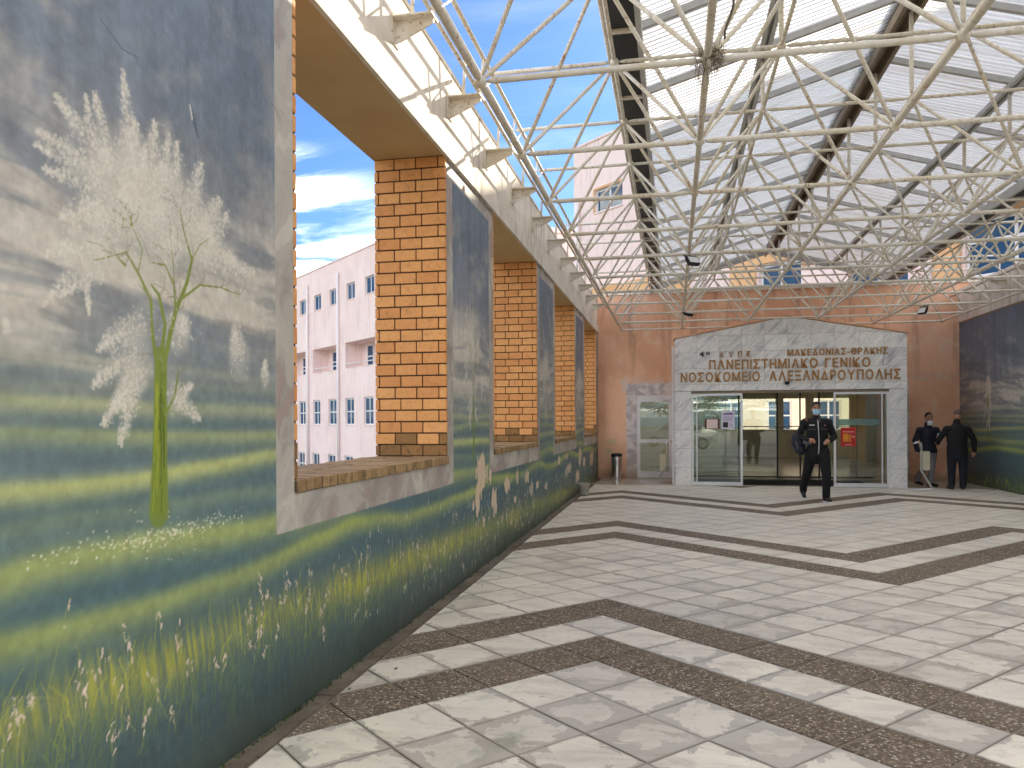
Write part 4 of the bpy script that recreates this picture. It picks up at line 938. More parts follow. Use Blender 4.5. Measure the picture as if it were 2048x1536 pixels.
cb.tube([q + Vector((.05, 0, .03)).lerp(Vector((.05, 0, .03)), 0) + (p0 - q) * t_ + Vector((.05 + .012 * math.sin(t_ * 14), 0, .02 - .05 * math.sin(math.pi * t_))) for t_ in [k / 14 for k in range(13)]], .007, 6)
tag(cb.build('loose_cable', M['cable'], smooth=True), 'grey cable hanging loosely along a chord above the nest', 'cable')
def flood(label, p, tilt, yaw):
    f = thing('floodlight', label, 'floodlight', p, 'floodlights on the frame'); Mx = Matrix.Translation(p) @ Matrix.Rotation(yaw, 4, 'Z') @ Matrix.Rotation(tilt, 4, 'X') @ Matrix.Scale(.78, 4)
    b = MB(); b.box((-.11, -.03, -.26), (.11, .03, -.10), Mx); b.build('housing', M['black'], f)
    MB().box((-.095, -.036, -.248), (.095, -.0305, -.112), Mx).build('lens', M['lamp_glass'], f)
    y_ = MB(); y_.tube([Mx @ Vector((-.12, 0, -.18)), Mx @ Vector((-.12, 0, -.06)), Mx @ Vector((.12, 0, -.06)), Mx @ Vector((.12, 0, -.18))], .010, 6); y_.tube([Vector(p), Mx @ Vector((0, 0, -.06))], .014, 6); y_.build('yoke', M['black'], f)
    fi = MB()
    for k in range(5): fi.box((-.1, .031, -.25 + k * .032), (.1, .052, -.242 + k * .032), Mx)
    fi.build('cooling_fins', M['black'], f)
flood('black floodlight with white lens hanging highest in the middle', tuple(bot[1, 4]), R(-38), R(35))
flood('black floodlight hanging above left end of marble gable', tuple(bot[1, 8]), R(-70), R(50))
flood('black floodlight hanging at right above the marble gable', tuple(bot[4, 8] + Vector((.25, 0, 0))), R(-25), R(-55))

# ------------------------------------------------------------------ hospital buildings, turned about 45 degrees to the court
BT = R(46.5); BE = Vector((math.sin(BT), -math.cos(BT), 0)); BN = Vector((math.cos(BT), math.sin(BT), 0))
def FR(Q): return lambda t_, d_, z_: Vector((Q[0], Q[1], 0)) + BE * t_ + BN * d_ + Vector((0, 0, z_))
def wall_with_holes(F, t0, t1, z0, z1, holes, d0=0.0):
    b = MB(); ts = sorted({t0, t1, *[h[0] for h in holes], *[h[1] for h in holes]}); zs = sorted({z0, z1, *[h[2] for h in holes], *[h[3] for h in holes]})
    for i in range(len(ts) - 1):
        for j in range(len(zs) - 1):
            tm, zm = (ts[i] + ts[i + 1]) / 2, (zs[j] + zs[j + 1]) / 2
            if any(h[0] < tm < h[1] and h[2] < zm < h[3] for h in holes): continue
            b.add([F(ts[i], d0, zs[j]), F(ts[i + 1], d0, zs[j]), F(ts[i + 1], d0, zs[j + 1]), F(ts[i], d0, zs[j + 1])], [(0, 1, 2, 3)])
    for h in holes:
        a, c, lo, hi, dp = h
        for p, q in (((a, lo), (c, lo)), ((c, lo), (c, hi)), ((c, hi), (a, hi)), ((a, hi), (a, lo))):
            b.add([F(p[0], d0, p[1]), F(q[0], d0, q[1]), F(q[0], d0 + dp, q[1]), F(p[0], d0 + dp, p[1])], [(0, 1, 2, 3)])
    return b
def fbox(b, F, t0, t1, d0, d1, z0, z1):
    vs = [F(t0, d0, z0), F(t1, d0, z0), F(t1, d1, z0), F(t0, d1, z0), F(t0, d0, z1), F(t1, d0, z1), F(t1, d1, z1), F(t0, d1, z1)]
    return b.add(vs, [(0, 3, 2, 1), (4, 5, 6, 7), (0, 1, 5, 4), (1, 2, 6, 5), (2, 3, 7, 6), (3, 0, 4, 7)])
def window(F, par, a, c, lo, hi, d, fr=.07, cross=None, vert=True):
    b = MB()
    fbox(b, F, a, a + fr, d - .03, d + .03, lo, hi); fbox(b, F, c - fr, c, d - .03, d + .03, lo, hi); fbox(b, F, a + fr, c - fr, d - .03, d + .03, lo, lo + fr); fbox(b, F, a + fr, c - fr, d - .03, d + .03, hi - fr, hi)
    m = (a + c) / 2
    if vert: fbox(b, F, m - fr * .6, m + fr * .6, d - .026, d + .026, lo + fr, hi - fr)
    if cross: fbox(b, F, a + fr, c - fr, d - .024, d + .024, lo + (hi - lo) * cross - .04, lo + (hi - lo) * cross + .04)
    w = b.build('window', M['white'], par)
    pb = MB(); fbox(pb, F, a + fr, c - fr, d - .006, d + .006, lo + fr, hi - fr); pb.build('pane', M['pane'], w)
    s = MB(); fbox(s, F, a - .05, c + .05, -.05, .13, lo - .05, lo - .004); s.build('window_sill', M['pink'], w)
def bpipe(F, par, t_, z0, z1):
    MB().tube([F(t_, -.12, z0), F(t_, -.12, z1)], .10, 8).build('drain_pipe', M['pipe'], par, True)
# left wing, seen through the first opening
QL = (-21.82, 50.643); F = FR(QL); LBd = thing('hospital_wing', 'long pale pink four-storey building seen through the first opening', 'building', (*QL, -3.6))
holes = []; wins = []
ks_ = range(-4, 5)
for k in ks_:
    c0 = -2.88 + 3.1 * k
    holes.append((c0 - .72, c0 + .72, 9.95, 11.1, .16)); wins.append((c0 - .70, c0 + .70, 9.97, 11.08, None))
    c1 = -3.15 + 3.1 * k
    holes.append((c1 - .75, c1 + .75, 1.3, 3.18, .16)); wins.append((c1 - .73, c1 + .73, 1.32, 3.16, .5))
    holes.append((c1 - .95, c1 + .50, -2.6, -.82, .16)); wins.append((c1 - .93, c1 + .48, -2.58, -.84, .5))
bals = [(-20.1, -15.1), (-13.5, -8.57), (-7.03, -2.31), (-.78, 4.1), (5.6, 10.4)]
for a, c in bals: holes.append((a, c, 5.25, 7.03, 1.3))
w = wall_with_holes(F, -26, 14, -3.6, 13.0, holes)
for dd in ((-26, -26), (14, 14)): w.add([F(dd[0], 0, -3.6), F(dd[0], 16, -3.6), F(dd[0], 16, 13), F(dd[0], 0, 13)], [(0, 1, 2, 3)])
fbox(w, F, -26, 14, 15.9, 16, -3.6, 13); w.build('wall', M['pink'], LBd)
rf = MB(); fbox(rf, F, -26.1, 14.1, .02, 16, 12.7, 12.75); fbox(rf, F, -26.1, 14.1, -.06, .2, 13.0, 13.08); rf.build('roof', M['pink'], LBd)
for a, c, lo, hi, cr in wins: window(F, LBd, a, c, lo, hi, .13, .06 if cr is None else .08, cr)
for a, c in bals:
    bw = MB(); bw.add([F(a, 1.3, 5.25), F(c, 1.3, 5.25), F(c, 1.3, 7.03), F(a, 1.3, 7.03)], [(0, 1, 2, 3)]); bw.build('balcony_wall', M['cream'] if False else M['pink'], LBd)
    for q in (.30, .78):
        tm = a + (c - a) * q; window(F, LBd, tm - .5, tm + .5, 5.27, 6.85, 1.25, .07, .5, False)
    MB().tube([F(a, .05, 5.55), F(c, .05, 5.55)], .035, 6).build('balcony_rail', M['white'], LBd)
for t_ in (-14.0, -7.86, -1.83, 4.9): bpipe(F, LBd, t_, -3.5, 12.1)
ac = MB(); fbox(ac, F, -9.6, -8.8, .85, 1.2, 6.0, 6.55); ac.build('air_conditioner', M['white'], LBd)
an = MB(); b0 = F(1.6, 3, 12.75); an.tube([b0, b0 + Vector((0, 0, 1.9))], .03, 5); an.tube([b0 + Vector((-.5, 0, 1.4)), b0 + Vector((.5, 0, 1.4))], .02, 5); an.tube([b0 + Vector((-.4, 0, 1.8)), b0 + Vector((.4, 0, 1.8))], .02, 5)
tag(an.build('roof_antenna', M['steel']), 'thin mast antenna on the roof edge of the pale pink wing', 'antenna')
# rear wing and tower end
QR_ = (-4.168, 33.854); F = FR(QR_); RB = thing('hospital_block', 'pink block with orange panels rising behind the entrance court', 'building', (*QR_, 0))
ZT = 13.25; ZT2 = 12.2; TS = 7.5
holes = []; wins = []
def hole(a, c, lo, hi, cr=None, d=.16): holes.append((a, c, lo, hi, d)); wins.append((a + .01, c - .01, lo + .01, hi - .01, cr))
hole(1.39, 3.07, 10.2, 11.15); hole(4.6, 6.2, 10.2, 11.15)
for a, c in ((9.66, 11.26), (12.86, 14.7), (16.2, 18.6), (20.0, 22.2), (23.5, 25.5)): hole(a, c, 5.2, 6.62 if a < 16 else 6.72, .62 if a > 16 else None)
for a, c in ((9.0, 10.6), (12.1, 13.7), (15.2, 16.8), (18.3, 19.9), (21.4, 23.0)): hole(a, c, 8.9, 10.2)
h1 = [h for h in holes if h[1] < TS]; h2 = [h for h in holes if h[1] > TS]
w = wall_with_holes(F, 0, TS, 3.05, ZT, h1); w.v += []; 
for p in wall_with_holes(F, TS, 34, 3.05, ZT2, h2).__dict__['f'][:0]: pass
w2 = wall_with_holes(F, TS, 34, 3.05, ZT2, h2); w.add(w2.v, w2.f)
for t_, z in ((0, ZT), (TS, ZT), (34, ZT2)): w.add([F(t_, 0, 3.05), F(t_, 11, 3.05), F(t_, 11, z), F(t_, 0, z)], [(0, 1, 2, 3)])
fbox(w, F, 0, TS, 10.9, 11, 3.05, ZT); fbox(w, F, TS + .01, 34, 10.9, 11, 3.05, ZT2); w.build('wall', M['pink'], RB)
rf = MB(); fbox(rf, F, -.06, TS + .06, -.06, 11, ZT, ZT + .08); fbox(rf, F, TS + .07, 34, -.06, 11, ZT2, ZT2 + .08); rf.build('roof', M['pink'], RB)
sf = MB(); fbox(sf, F, 0, 34, .02, 10.9, 3.02, 3.05); sf.build('underside', M['pink'], RB)
for a, c, lo, hi, cr in wins: window(F, RB, a, c, lo, hi, .13, .07, cr)
def opanel(a, c, lo, hi, d=.10):
    b = MB(); fbox(b, F, a, c, -d, -.004, lo, hi); b.build('orange_panel', M['orange'], RB)
opanel(1.75, 5.2, 6.05, 6.95, .5); opanel(5.6, 6.6, 4.9, 6.9); opanel(8.5, 9.55, 4.9, 6.95); opanel(9.55, 11.3, 6.66, 6.95); opanel(11.3, 12.8, 6.35, 6.95, .06); opanel(15.4, 16.12, 4.9, 7.3); opanel(16.12, 19.5, 6.78, 7.4, .8)
b = MB(); fbox(b, F, 1.33, 3.13, -.04, .12, 11.16, 11.24); fbox(b, F, 1.31, 1.385, -.04, .12, 10.2, 11.16); b.build('window_surround', M['orange'], RB)
for t_ in (.35, 7.2, 15.3): bpipe(F, RB, t_, 3.2, 11.0)
an = MB(); b0 = F(2.0, 1.6, ZT + .06)
an.tube([b0, b0 + Vector((0, 0, 2.0))], .025, 5)
for z in (.75, 1.25, 1.35, 1.45, 1.85): an.tube([b0 + BE * -.42 + Vector((0, 0, z)), b0 + BE * .42 + Vector((0, 0, z))], .014, 4)
for k in range(7): an.tube([b0 + BE * (-.42 + .14 * k) + Vector((0, 0, 1.25)), b0 + BE * (-.42 + .14 * k) + Vector((0, 0, 1.85))], .008, 4); an.tube([b0 + BE * (-.42 + .14 * k) + Vector((0, 0, .55)), b0 + BE * (-.42 + .14 * k) + Vector((0, 0, .75))], .008, 4)
tag(an.build('roof_antenna', M['steel']), 'grid television antenna on the tall pink block', 'antenna')
# yard and facade seen through the lobby windows
FB = thing('yard_building', 'cream building across the yard seen through lobby windows', 'building', (3, 46, 0))
F = lambda t_, d_, z_: Vector((t_, 46 + d_, z_))
holes = []; wins = []
for k in range(-3, 7):
    for lo in (.9, 4.2): holes.append((k * 2.6, k * 2.6 + 1.3, lo, lo + 1.7, .16)); wins.append((k * 2.6 + .01, k * 2.6 + 1.29, lo + .01, lo + 1.69, .5))
wall_with_holes(F, -14, 24, -.03, 7.2, holes).build('wall', M['cream'], FB)
rf = MB(); fbox(rf, F, -14, 24, 0, 2, 7.2, 7.3); rf.build('roof', M['cream'], FB)
for a, c, lo, hi, cr in wins: window(F, FB, a, c, lo, hi, .13, .08, cr)
yd = MB().box((-3.3, LY + .4, -.029), (20, 45.9, -.01)).build('yard_paving', M['tile']); tag(yd, kind='structure')

# ------------------------------------------------------------------ small things by the entrance
bn = thing('litter_bin', 'brushed steel litter bin with black lid by the side door', 'bin', (-1.43, 20.33, 0))
MB().lathe((-1.43, 20.33, 0), [(.001, .004), (.125, .004), (.128, .02), (.138, .55), (.138, .585)], 28).build('body', M['chrome'], bn, True)
MB().lathe((-1.43, 20.33, 0), [(.144, .58), (.146, .63), (.12, .66), (.115, .65), (.10, .60), (.001, .60)], 28).build('lid', M['black'], bn, True)
pt = thing('plant_pot', 'small grey concrete pot standing against the painted wall', 'pot', (-1.76, 15.7, 0))
MB().lathe((-1.76, 15.7, .008), [(.001, 0), (.085, 0), (.10, .03), (.115, .19), (.125, .20), (.125, .245), (.10, .245), (.095, .19), (.001, .18)], 24).build('body', plaster('pot_concrete', lin((176, 172, 162)), lin((140, 136, 128)), 9), pt, True)
MB().lathe((-1.76, 15.7, .008), [(.001, .185), (.096, .20)], 16).build('soil', M['earth'], pt)
def tube_stand(label, x, y, mir, boardz):
    s = thing('tube_stand', label, 'stand', (x, y, 0)); k = mir
    for o_ in (0, .10):
        MB().tube([(x - .08 * k, y + o_, .98), (x - .02 * k, y + o_, 1.02), (x + .05 * k, y + o_, 1.0), (x + .06 * k, y + o_, .92), (x + .06 * k, y + o_, .42), (x + .26 * k, y + o_, .06), (x + .25 * k, y + o_, .018), (x - .16 * k, y + o_, .016)], .012, 8).build('tube_frame', M['chrome'], s, True)
    MB().tube([(x + .06 * k, y, .45), (x + .06 * k, y + .10, .45)], .010, 6).tube([(x - .16 * k, y, .016), (x - .16 * k, y + .1, .016)], .011, 6).build('cross_tube', M['chrome'], s, True)
    MB().box((min(x + .075 * k, x + .215 * k), y + .0, boardz), (max(x + .075 * k, x + .215 * k), y + .13, boardz + .40)).build('cream_box', M['board'], s)
tube_stand('bent chrome tube stand with cream box right of the porch', 5.09, 17.95, 1, .42)
tube_stand('bent chrome tube stand left of the porch before the side door', -.10, 19.0, -1, .30)

# ------------------------------------------------------------------ trees and a car behind the viewer (mirrored in the door glass)
leafm = simple('leaf_green', (0.07, 0.10, 0.03), 0.7, var=0.35, scale=3); barkm = simple('bark', (0.10, 0.075, 0.05), 0.9)
def tree(label, x, y, h, w, seed):
    rr = random.Random(seed); t_ = thing('broadleaf_tree', label, 'tree', (x, y, 0), 'trees of the car park'); b = MB()
    b.tube([(x, y, -.05), (x + .05, y, h * .25), (x - .05, y + .1, h * .55), (x, y, h * .8)], [.2, .16, .1, .04], 8)
    ends = []
    for k in range(14):
        z = h * rr.uniform(.25, .7); a = rr.uniform(0, 6.28); L = w * rr.uniform(.5, .95); e = Vector((x + L * math.cos(a), y + L * math.sin(a), z + L * rr.uniform(.2, .9))); ends.append(e)
        b.tube([(x, y, z), (Vector((x, y, z)) + e) / 2 + Vector((0, 0, .1)), e], [.07, .045, .015], 5)
    b.build('trunk', barkm, t_, True); vs = []; fs = []
    for k in range(70):
        c = rr.choice(ends) + Vector((rr.gauss(0, w * .3), rr.gauss(0, w * .3), rr.gauss(0, h * .08)))
        for _ in range(70):
            p = c + Vector((rr.gauss(0, .28), rr.gauss(0, .28), rr.gauss(0, .2))); u = Vector((rr.gauss(0, 1), rr.gauss(0, 1), rr.gauss(0, 1))).normalized(); v = u.orthogonal().normalized(); s = rr.uniform(.05, .11)
            n = len(vs); vs += [p - u * s, p + v * s * .5, p + u * s, p - v * s * .5]; fs.append((n, n + 1, n + 2, n + 3))
    MB().add(vs, fs).build('crown', leafm, t_)
tree('broad green tree at the left of the car park', .3, -9.5, 6.0, 2.2, 1); tree('tall green tree in the middle of the car park', 4.0, -12.5, 7.0, 2.6, 2); tree('dark green tree at the right of the car park', 9.0, -11.0, 6.0, 2.4, 3)
def car(x, y):
    c = thing('parked_car', 'white hatchback parked behind the viewer', 'car', (x, y, 0)); wm = simple('car_white', (.7, .7, .7), .25, 0, .6, .03); gm = simple('car_glass', (.02, .025, .03), .1)
    side = [(-2.0, .35), (-2.05, .6), (-1.95, .85), (-1.1, .98), (-.55, 1.42), (.9, 1.46), (1.6, 1.05), (2.0, .95), (2.08, .6), (2.0, .32)]
    b = MB().prism([(x + p, y - .83, q) for p, q in side], (0, 1.66, 0)).build('body', wm, c); me = b.data; bevel_mesh(me, .06, 2)
    for s in (-1, 1):
        MB().prism([(x - .95, y + s * .835, .98), (x - .5, y + s * .80, 1.36), (x + .85, y + s * .80, 1.39), (x + 1.35, y + s * .835, 1.02)], (0, s * .012, 0)).build('side_window', gm, c)
        for wx in (-1.28, 1.3):
            w_ = MB().lathe((x + wx, y + s * .78, .31), [(.18, -.1), (.31, -.1), (.32, 0), (.31, .1), (.18, .1)], 20, Matrix.Rotation(R(90), 4, 'X')).build('wheel', M['black'], c, True); MB().lathe((x + wx, y + s * .79, .31), [(.001, -.09), (.19, -.09), (.19, .09), (.001, .09)], 14, Matrix.Rotation(R(90), 4, 'X')).build('rim', M['alu'], w_)
        MB().ell((x - 1.98, y + s * .6, .72), (.06, .16, .08)).build('headlight', M['lamp_glass'], c, True)
car(.2, -5.5)

# ------------------------------------------------------------------ people
cloth = lambda n, c, r=.85: simple(n, c, r, var=.25, scale=25)
PM = {'skin': simple('skin', lin((182, 132, 108)), .55, var=.06), 'jacket_black': cloth('black_jacket', (.007, .007, .008), .75), 'trouser_black': cloth('black_trousers', (.006, .006, .007)), 'shoe_black': cloth('black_shoe', (.014, .014, .015), .5),
      'sole': simple('white_sole', (.7, .7, .7), .6), 'hair': cloth('dark_hair', (.012, .010, .009), .6), 'navy': cloth('navy_jacket', (.012, .016, .030), .7), 'grey': cloth('grey_trousers', lin((136, 132, 130))), 'mask_blue': simple('mask_blue', lin((160, 200, 220)), .8, var=.05), 'mask_white': simple('mask_white', (.75, .76, .76), .8),
      'jeans': cloth('dark_jeans', (.014, .016, .024)), 'zip': simple('white_zip', (.72, .72, .72), .5), 'bag': cloth('navy_bag', (.020, .020, .034), .7), 'bag_grey': cloth('grey_bag', lin((96, 94, 100)), .8), 'eye': simple('eye_dark', (.02, .015, .012), .3), 'grey_hair': cloth('grey_hair', lin((112, 96, 86))), 'stripe': simple('stripe_red', lin((180, 120, 110)), .7), 'stripe_grey': simple('stripe_grey', lin((120, 112, 108)), .7)}
def person(label, base_, yaw, J, mats, hair_long, group='people at the entrance', voxel=.0085):
    """J: joints in the figure's own frame (x right of the picture, y away, z up). mats: torso, legs, shoes materials"""
    P = thing('person', label, 'person', base_, group)
    prim = []
    V = lambda p: Vector(p)
    def cap_(a, b, r0, r1, lab, flat=1.0): prim.append((V(a), V(b), r0, r1, lab, flat))
    b = MB()
    def seg(a, c, r0, r1, lab, sx=1.0, sy=1.0, n=14):
        a, c = V(a), V(c); cap_(a, c, r0, r1, lab)
        m = 7; pts = [a.lerp(c, k / m) for k in range(m + 1)]; rad = [r0 + (r1 - r0) * k / m for k in range(m + 1)]
        st = len(b.v); d = (c - a).normalized()
        pre = [a - d * r0 * math.cos(t_) for t_ in (.3, .7, 1.1)]; prr = [r0 * math.sin(t_) for t_ in (.3, .7, 1.1)]
        pos = [c + d * r1 * math.cos(t_) for t_ in (1.1, .7, .3)]; por = [r1 * math.sin(t_) for t_ in (1.1, .7, .3)]
        b.tube(pre + pts + pos, prr + rad + por, n)
        if sx != 1 or sy != 1:
            for i in range(st, len(b.v)):
                p = Vector(b.v[i]); t_ = max(0, min(1, (p - a).dot(d) / max((c - a).length, 1e-6))); ax = a.lerp(c, t_); q = p - ax; b.v[i] = (ax.x + q.x * sx, ax.y + q.y * sy, p.z)
    def ball(c, r, lab): cap_(c, c, max(r), max(r), lab); b.ell(c, r, 16, 12)
    T, L, S = mats
    hd = V(J['head']); hs = J.get('hs', 1.0)
    # torso with shoulders and waist
    pel, chest, neck = V(J['pelvis']), V(J['chest']), V(J['neck']); w = J.get('w', 1.0)
    seg(pel + V((0, 0, -.04)), pel.lerp(chest, .5), .158 * w, .165 * w, 'T', 1.0, .74); seg(pel.lerp(chest, .45), chest, .165 * w, .172 * w, 'T', 1.03, .72)
    seg(J['shL'], J['shR'], .078, .078, 'T'); seg(chest, neck + V((0, 0, -.03)), .15 * w, .075, 'T', 1.05, .75)
    seg(pel + V((0, 0, .02)), pel + V((0, 0, -.12)), .165 * w, .168 * w, 'T', 1.03, .78)
    seg(pel + V((0, 0, -.06)), pel + V((0, .0, -.16)), .145, .12, 'L', 1.0, .78)
    seg(neck + V((0, .005, -.04)), neck + V((0, .0, .02)), .078, .072, 'T'); seg(neck, hd + V((0, .01, -.06)), .056, .054, 'K')
    # head
    b.ell(hd + V((0, .012, .02)), (.076 * hs, .095 * hs, .108 * hs), 18, 14); cap_(hd + V((0, .01, .0)), hd + V((0, .01, .04)), .09, .08, 'K')
    fy = J.get('face', -1)
    b.ell(hd + V((0, fy * .03, -.065)), (.055, .06, .06), 14, 10); cap_(hd + V((0, fy * .03, -.07)), hd + V((0, fy * .03, -.06)), .058, .058, 'K')
    b.ell(hd + V((0, fy * .092, -.012)), (.014, .022, .03), 8, 6); cap_(hd + V((0, fy * .1, -.015)), hd + V((0, fy * .1, -.01)), .02, .02, 'K')
    for s in (-1, 1): b.ell(hd + V((s * .078, .012, -.01)), (.012, .022, .032), 8, 6); cap_(hd + V((s * .08, .01, -.01)), hd + V((s * .08, .01, -.02)), .025, .025, 'K')
    for s in 'LR':
        sh, el, wr = V(J['sh' + s]), V(J['el' + s]), V(J['wr' + s])
        seg(sh, el, .072, .058, 'T'); seg(el, wr, .058, .045, 'T')
        hdr = V(J['hand' + s]) - wr; hl = hdr.normalized(); palm = wr + hl * .075; sd_ = hl.cross(V((0, 1, 0))).normalized() if abs(hl.y) < .9 else V((1, 0, 0))
        seg(wr, palm, .026, .030, 'K', 1, 1)
        cu = V(J.get('curl' + s, (0, -.2, -.8))).normalized()
        for k, (o_, ln) in enumerate(((-.027, .062), (-.009, .072), (.009, .068), (.027, .052))):
            f0 = palm + sd_ * o_; f1 = f0 + (hl * .75 + cu * .35).normalized() * ln * .5; f2 = f1 + (hl * .2 + cu).normalized() * ln * .55
            seg(f0, f1, .0105, .0098, 'K', n=8); seg(f1, f2, .0098, .0085, 'K', n=8)
        tb = wr + hl * .03 + sd_ * (-.026); t1 = tb + (sd_ * -.6 + hl * .7 + cu * .3).normalized() * .036; t2 = t1 + (hl * .7 + cu * .7).normalized() * .03; seg(tb, t1, .013, .011, 'K', n=8); seg(t1, t2, .011, .009, 'K', n=8)
        hp, kn, ak = V(J['hip' + s]), V(J['kn' + s]), V(J['an' + s]); lw = J.get('lw', 1.0)
        seg(hp, kn, .105 * lw, .078 * lw, 'L'); seg(kn, ak + V((0, 0, .06)), .076 * lw, .062 * lw, 'L'); seg(ak + V((0, 0, .07)), ak, .066 * lw, .060 * lw, 'L')
        to = V(J['toe' + s]); he = ak + (ak - to).normalized() * .04; he.z = to.z + .012 if 'lift' + s not in J else ak.z - .05
        seg(V((he.x, he.y, he.z)), V((to.x, to.y, to.z)), .043, .036, 'S'); seg(ak, he.lerp(to, .35) + V((0, 0, .01)), .048, .045, 'S')
    me = b.mesh('body', None); o = link('body', me); md = o.modifiers.new('r', 'REMESH'); md.mode = 'VOXEL'; md.voxel_size = voxel
    sm_ = o.modifiers.new('s', 'SMOOTH'); sm_.factor = .5; sm_.iterations = 3
    dg = bpy.context.evaluated_depsgraph_get(); dg.update(); nm = bpy.data.meshes.new_from_object(o.evaluated_get(dg)); bpy.data.objects.remove(o)
    nm.name = 'body'; nm.materials.clear()
    for mm in (PM['skin'], T, L, S): nm.materials.append(mm)
    n = len(nm.polygons); ce = np.zeros(n * 3); nm.polygons.foreach_get('center', ce); ce = ce.reshape(-1, 3); best = np.full(n, 9e9); lab = np.zeros(n, int); code = {'K': 0, 'T': 1, 'L': 2, 'S': 3}
    for a, c, r0, r1, lb_, _ in prim:
        a_, c_ = np.array(a), np.array(c); d = c_ - a_; t_ = np.clip(((ce - a_) @ d) / max(d @ d, 1e-9), 0, 1) if d @ d > 1e-9 else np.zeros(n)
        ds = np.linalg.norm(ce - (a_ + t_[:, None] * d), axis=1) - (r0 + (r1 - r0) * t_)
        bet = ds < best; best = np.where(bet, ds, best); lab = np.where(bet, code[lb_], lab)
    hem = pel.z - J.get('hem', .12)
    lab = np.where((lab == 2) & (ce[:, 2] > hem), 1, lab); lab = np.where((ce[:, 2] < hem - .01) & (lab == 1) & (np.abs(ce[:, 0] - pel.x) < .16), 2, lab)
    low = min(J['toeL'][2], J['toeR'][2])
    nm.polygons.foreach_set('material_index', lab.astype(np.int32)); nm.polygons.foreach_set('use_smooth', np.ones(n, bool)); nm.update()
    Rz = Matrix.Rotation(yaw, 4, 'Z'); nm.transform(Rz)
    link('body', nm, P)
    def part(name, mb, mat, smooth=True):
        mb.v = [tuple(Rz @ Vector(p)) for p in mb.v]; return link(name, mb.mesh(name, mat, smooth=smooth), P)
    # hair: cap over the skull
    hb = MB(); rr = random.Random(8); vs = []; fs = []; nn, mm_ = 24, 12
    for i in range(mm_ + 1):
        for k in range(nn):
            a = 2 * math.pi * k / nn; dx, dy = math.cos(a), math.sin(a); front = max(0, dy * fy)
            lim = 1.50 + (hair_long) * (1 - front) - .55 * front
            ph = lim * i / mm_; rad = 1.075 + rr.uniform(-.012, .02)
            vs.append(hd + V((0, .012, .02)) + V((.076 * hs * math.sin(ph) * dx * rad, .095 * hs * math.sin(ph) * dy * rad, .108 * hs * math.cos(ph) * rad)))
    for i in range(mm_):
        for k in range(nn): fs.append((i * nn + k, i * nn + (k + 1) % nn, (i + 1) * nn + (k + 1) % nn, (i + 1) * nn + k))
    part('hair', MB().add(vs, fs), J.get('hairm', PM['hair']))
    if fy < 0:
        for s in (-1, 1):
            part('eye', MB().ell(hd + V((s * .032, -.088, .012)), (.013, .008, .007), 10, 6), PM['eye']); part('eyebrow', MB().ell(hd + V((s * .033, -.090, .033)), (.02, .008, .0045), 10, 6), PM['hair'])
    for s in 'LR':
        ak, to = V(J['an' + s]), V(J['toe' + s])
        if J.get('soles'):
            he = ak + (ak - to).normalized() * .05
            d = V((to.x - he.x, to.y - he.y, 0)).normalized(); pd = V((-d.y, d.x, 0)); z0 = to.z - .04
            hz = z0 if 'lift' + s not in J else ak.z - .10
            A, B_ = V((he.x, he.y, hz)), V((to.x, to.y, z0)); A -= d * .02; B_ += d * .03
            part('shoe_sole', MB().add([A - pd * .036, A + pd * .036, B_ + pd * .040, B_ - pd * .040] + [q + V((0, 0, .022)) for q in (A - pd * .036, A + pd * .036, B_ + pd * .040, B_ - pd * .040)], [(0, 3, 2, 1), (4, 5, 6, 7), (0, 1, 5, 4), (1, 2, 6, 5), (2, 3, 7, 6), (3, 0, 4, 7)]), PM['sole'], False)
    return P, part, hd
def mask(part, hd, mat, dz=0.0, r=1.0):
    vs = []; fs = []; n, m = 12, 7
    for i in range(m + 1):
        for k in range(n + 1):
            a = -1.15 + 2.3 * k / n; z = -.105 + .10 * i / m
            bulge = .012 * math.sin(math.pi * i / m) * math.cos(a)
            wv = (.066 + .008 * math.sin(math.pi * i / m)) * r
            vs.append(hd + Vector((wv * math.sin(a), -(.030 + (.068 + bulge + .012 * (i / m)) * math.cos(a)), z + dz)))
    for i in range(m):
        for k in range(n): fs.append((i * (n + 1) + k, i * (n + 1) + k + 1, (i + 1) * (n + 1) + k + 1, (i + 1) * (n + 1) + k))
    part('face_mask', MB().add(vs, fs), mat)
    st = MB()
    for s in (-1, 1):
        for z in (-.02, -.09): st.tube([hd + Vector((s * .062, -.055, z + dz)), hd + Vector((s * .083, .005, -.015))], .002, 4)
    part('ear_loops', st, mat)
# man walking out of the doors (coordinates relative to 2.60, 15.4)
J1 = dict(pelvis=(.03, 0, .97), chest=(.02, -.02, 1.32), neck=(.01, -.02, 1.535), head=(.0, -.04, 1.705), shL=(-.195, 0, 1.45), shR=(.215, -.01, 1.45), elL=(-.30, .06, 1.19), wrL=(-.165, -.17, 1.145), handL=(-.06, -.24, 1.12), curlL=(.5, .2, -.6),
          elR=(.33, .04, 1.18), wrR=(.215, -.20, 1.115), handR=(.13, -.26, 1.09), curlR=(-.5, .2, -.5), hipL=(-.07, .02, .90), hipR=(.13, -.02, .90), knL=(-.15, .04, .52), knR=(.14, -.24, .50), anL=(-.17, .36, .15), anR=(.125, -.29, .085), toeL=(-.175, .20, .05), toeR=(.165, -.44, .040), liftL=1, w=1.10, lw=1.10, hem=.13, soles=1)
P1, pf, hd = person('man in black tracksuit and blue face mask striding out of the doors', (2.60, 15.4, 0), 0.0, J1, (PM['jacket_black'], PM['trouser_black'], PM['shoe_black']), .45)
mask(pf, hd, PM['mask_blue'])
z = MB(); z.tube([(.012, -.135, 1.50), (.02, -.150, 1.35), (.03, -.150, 1.15), (.028, -.150, .98), (.02, -.150, .87)], .007, 6); pf('zipper', z, PM['zip'])
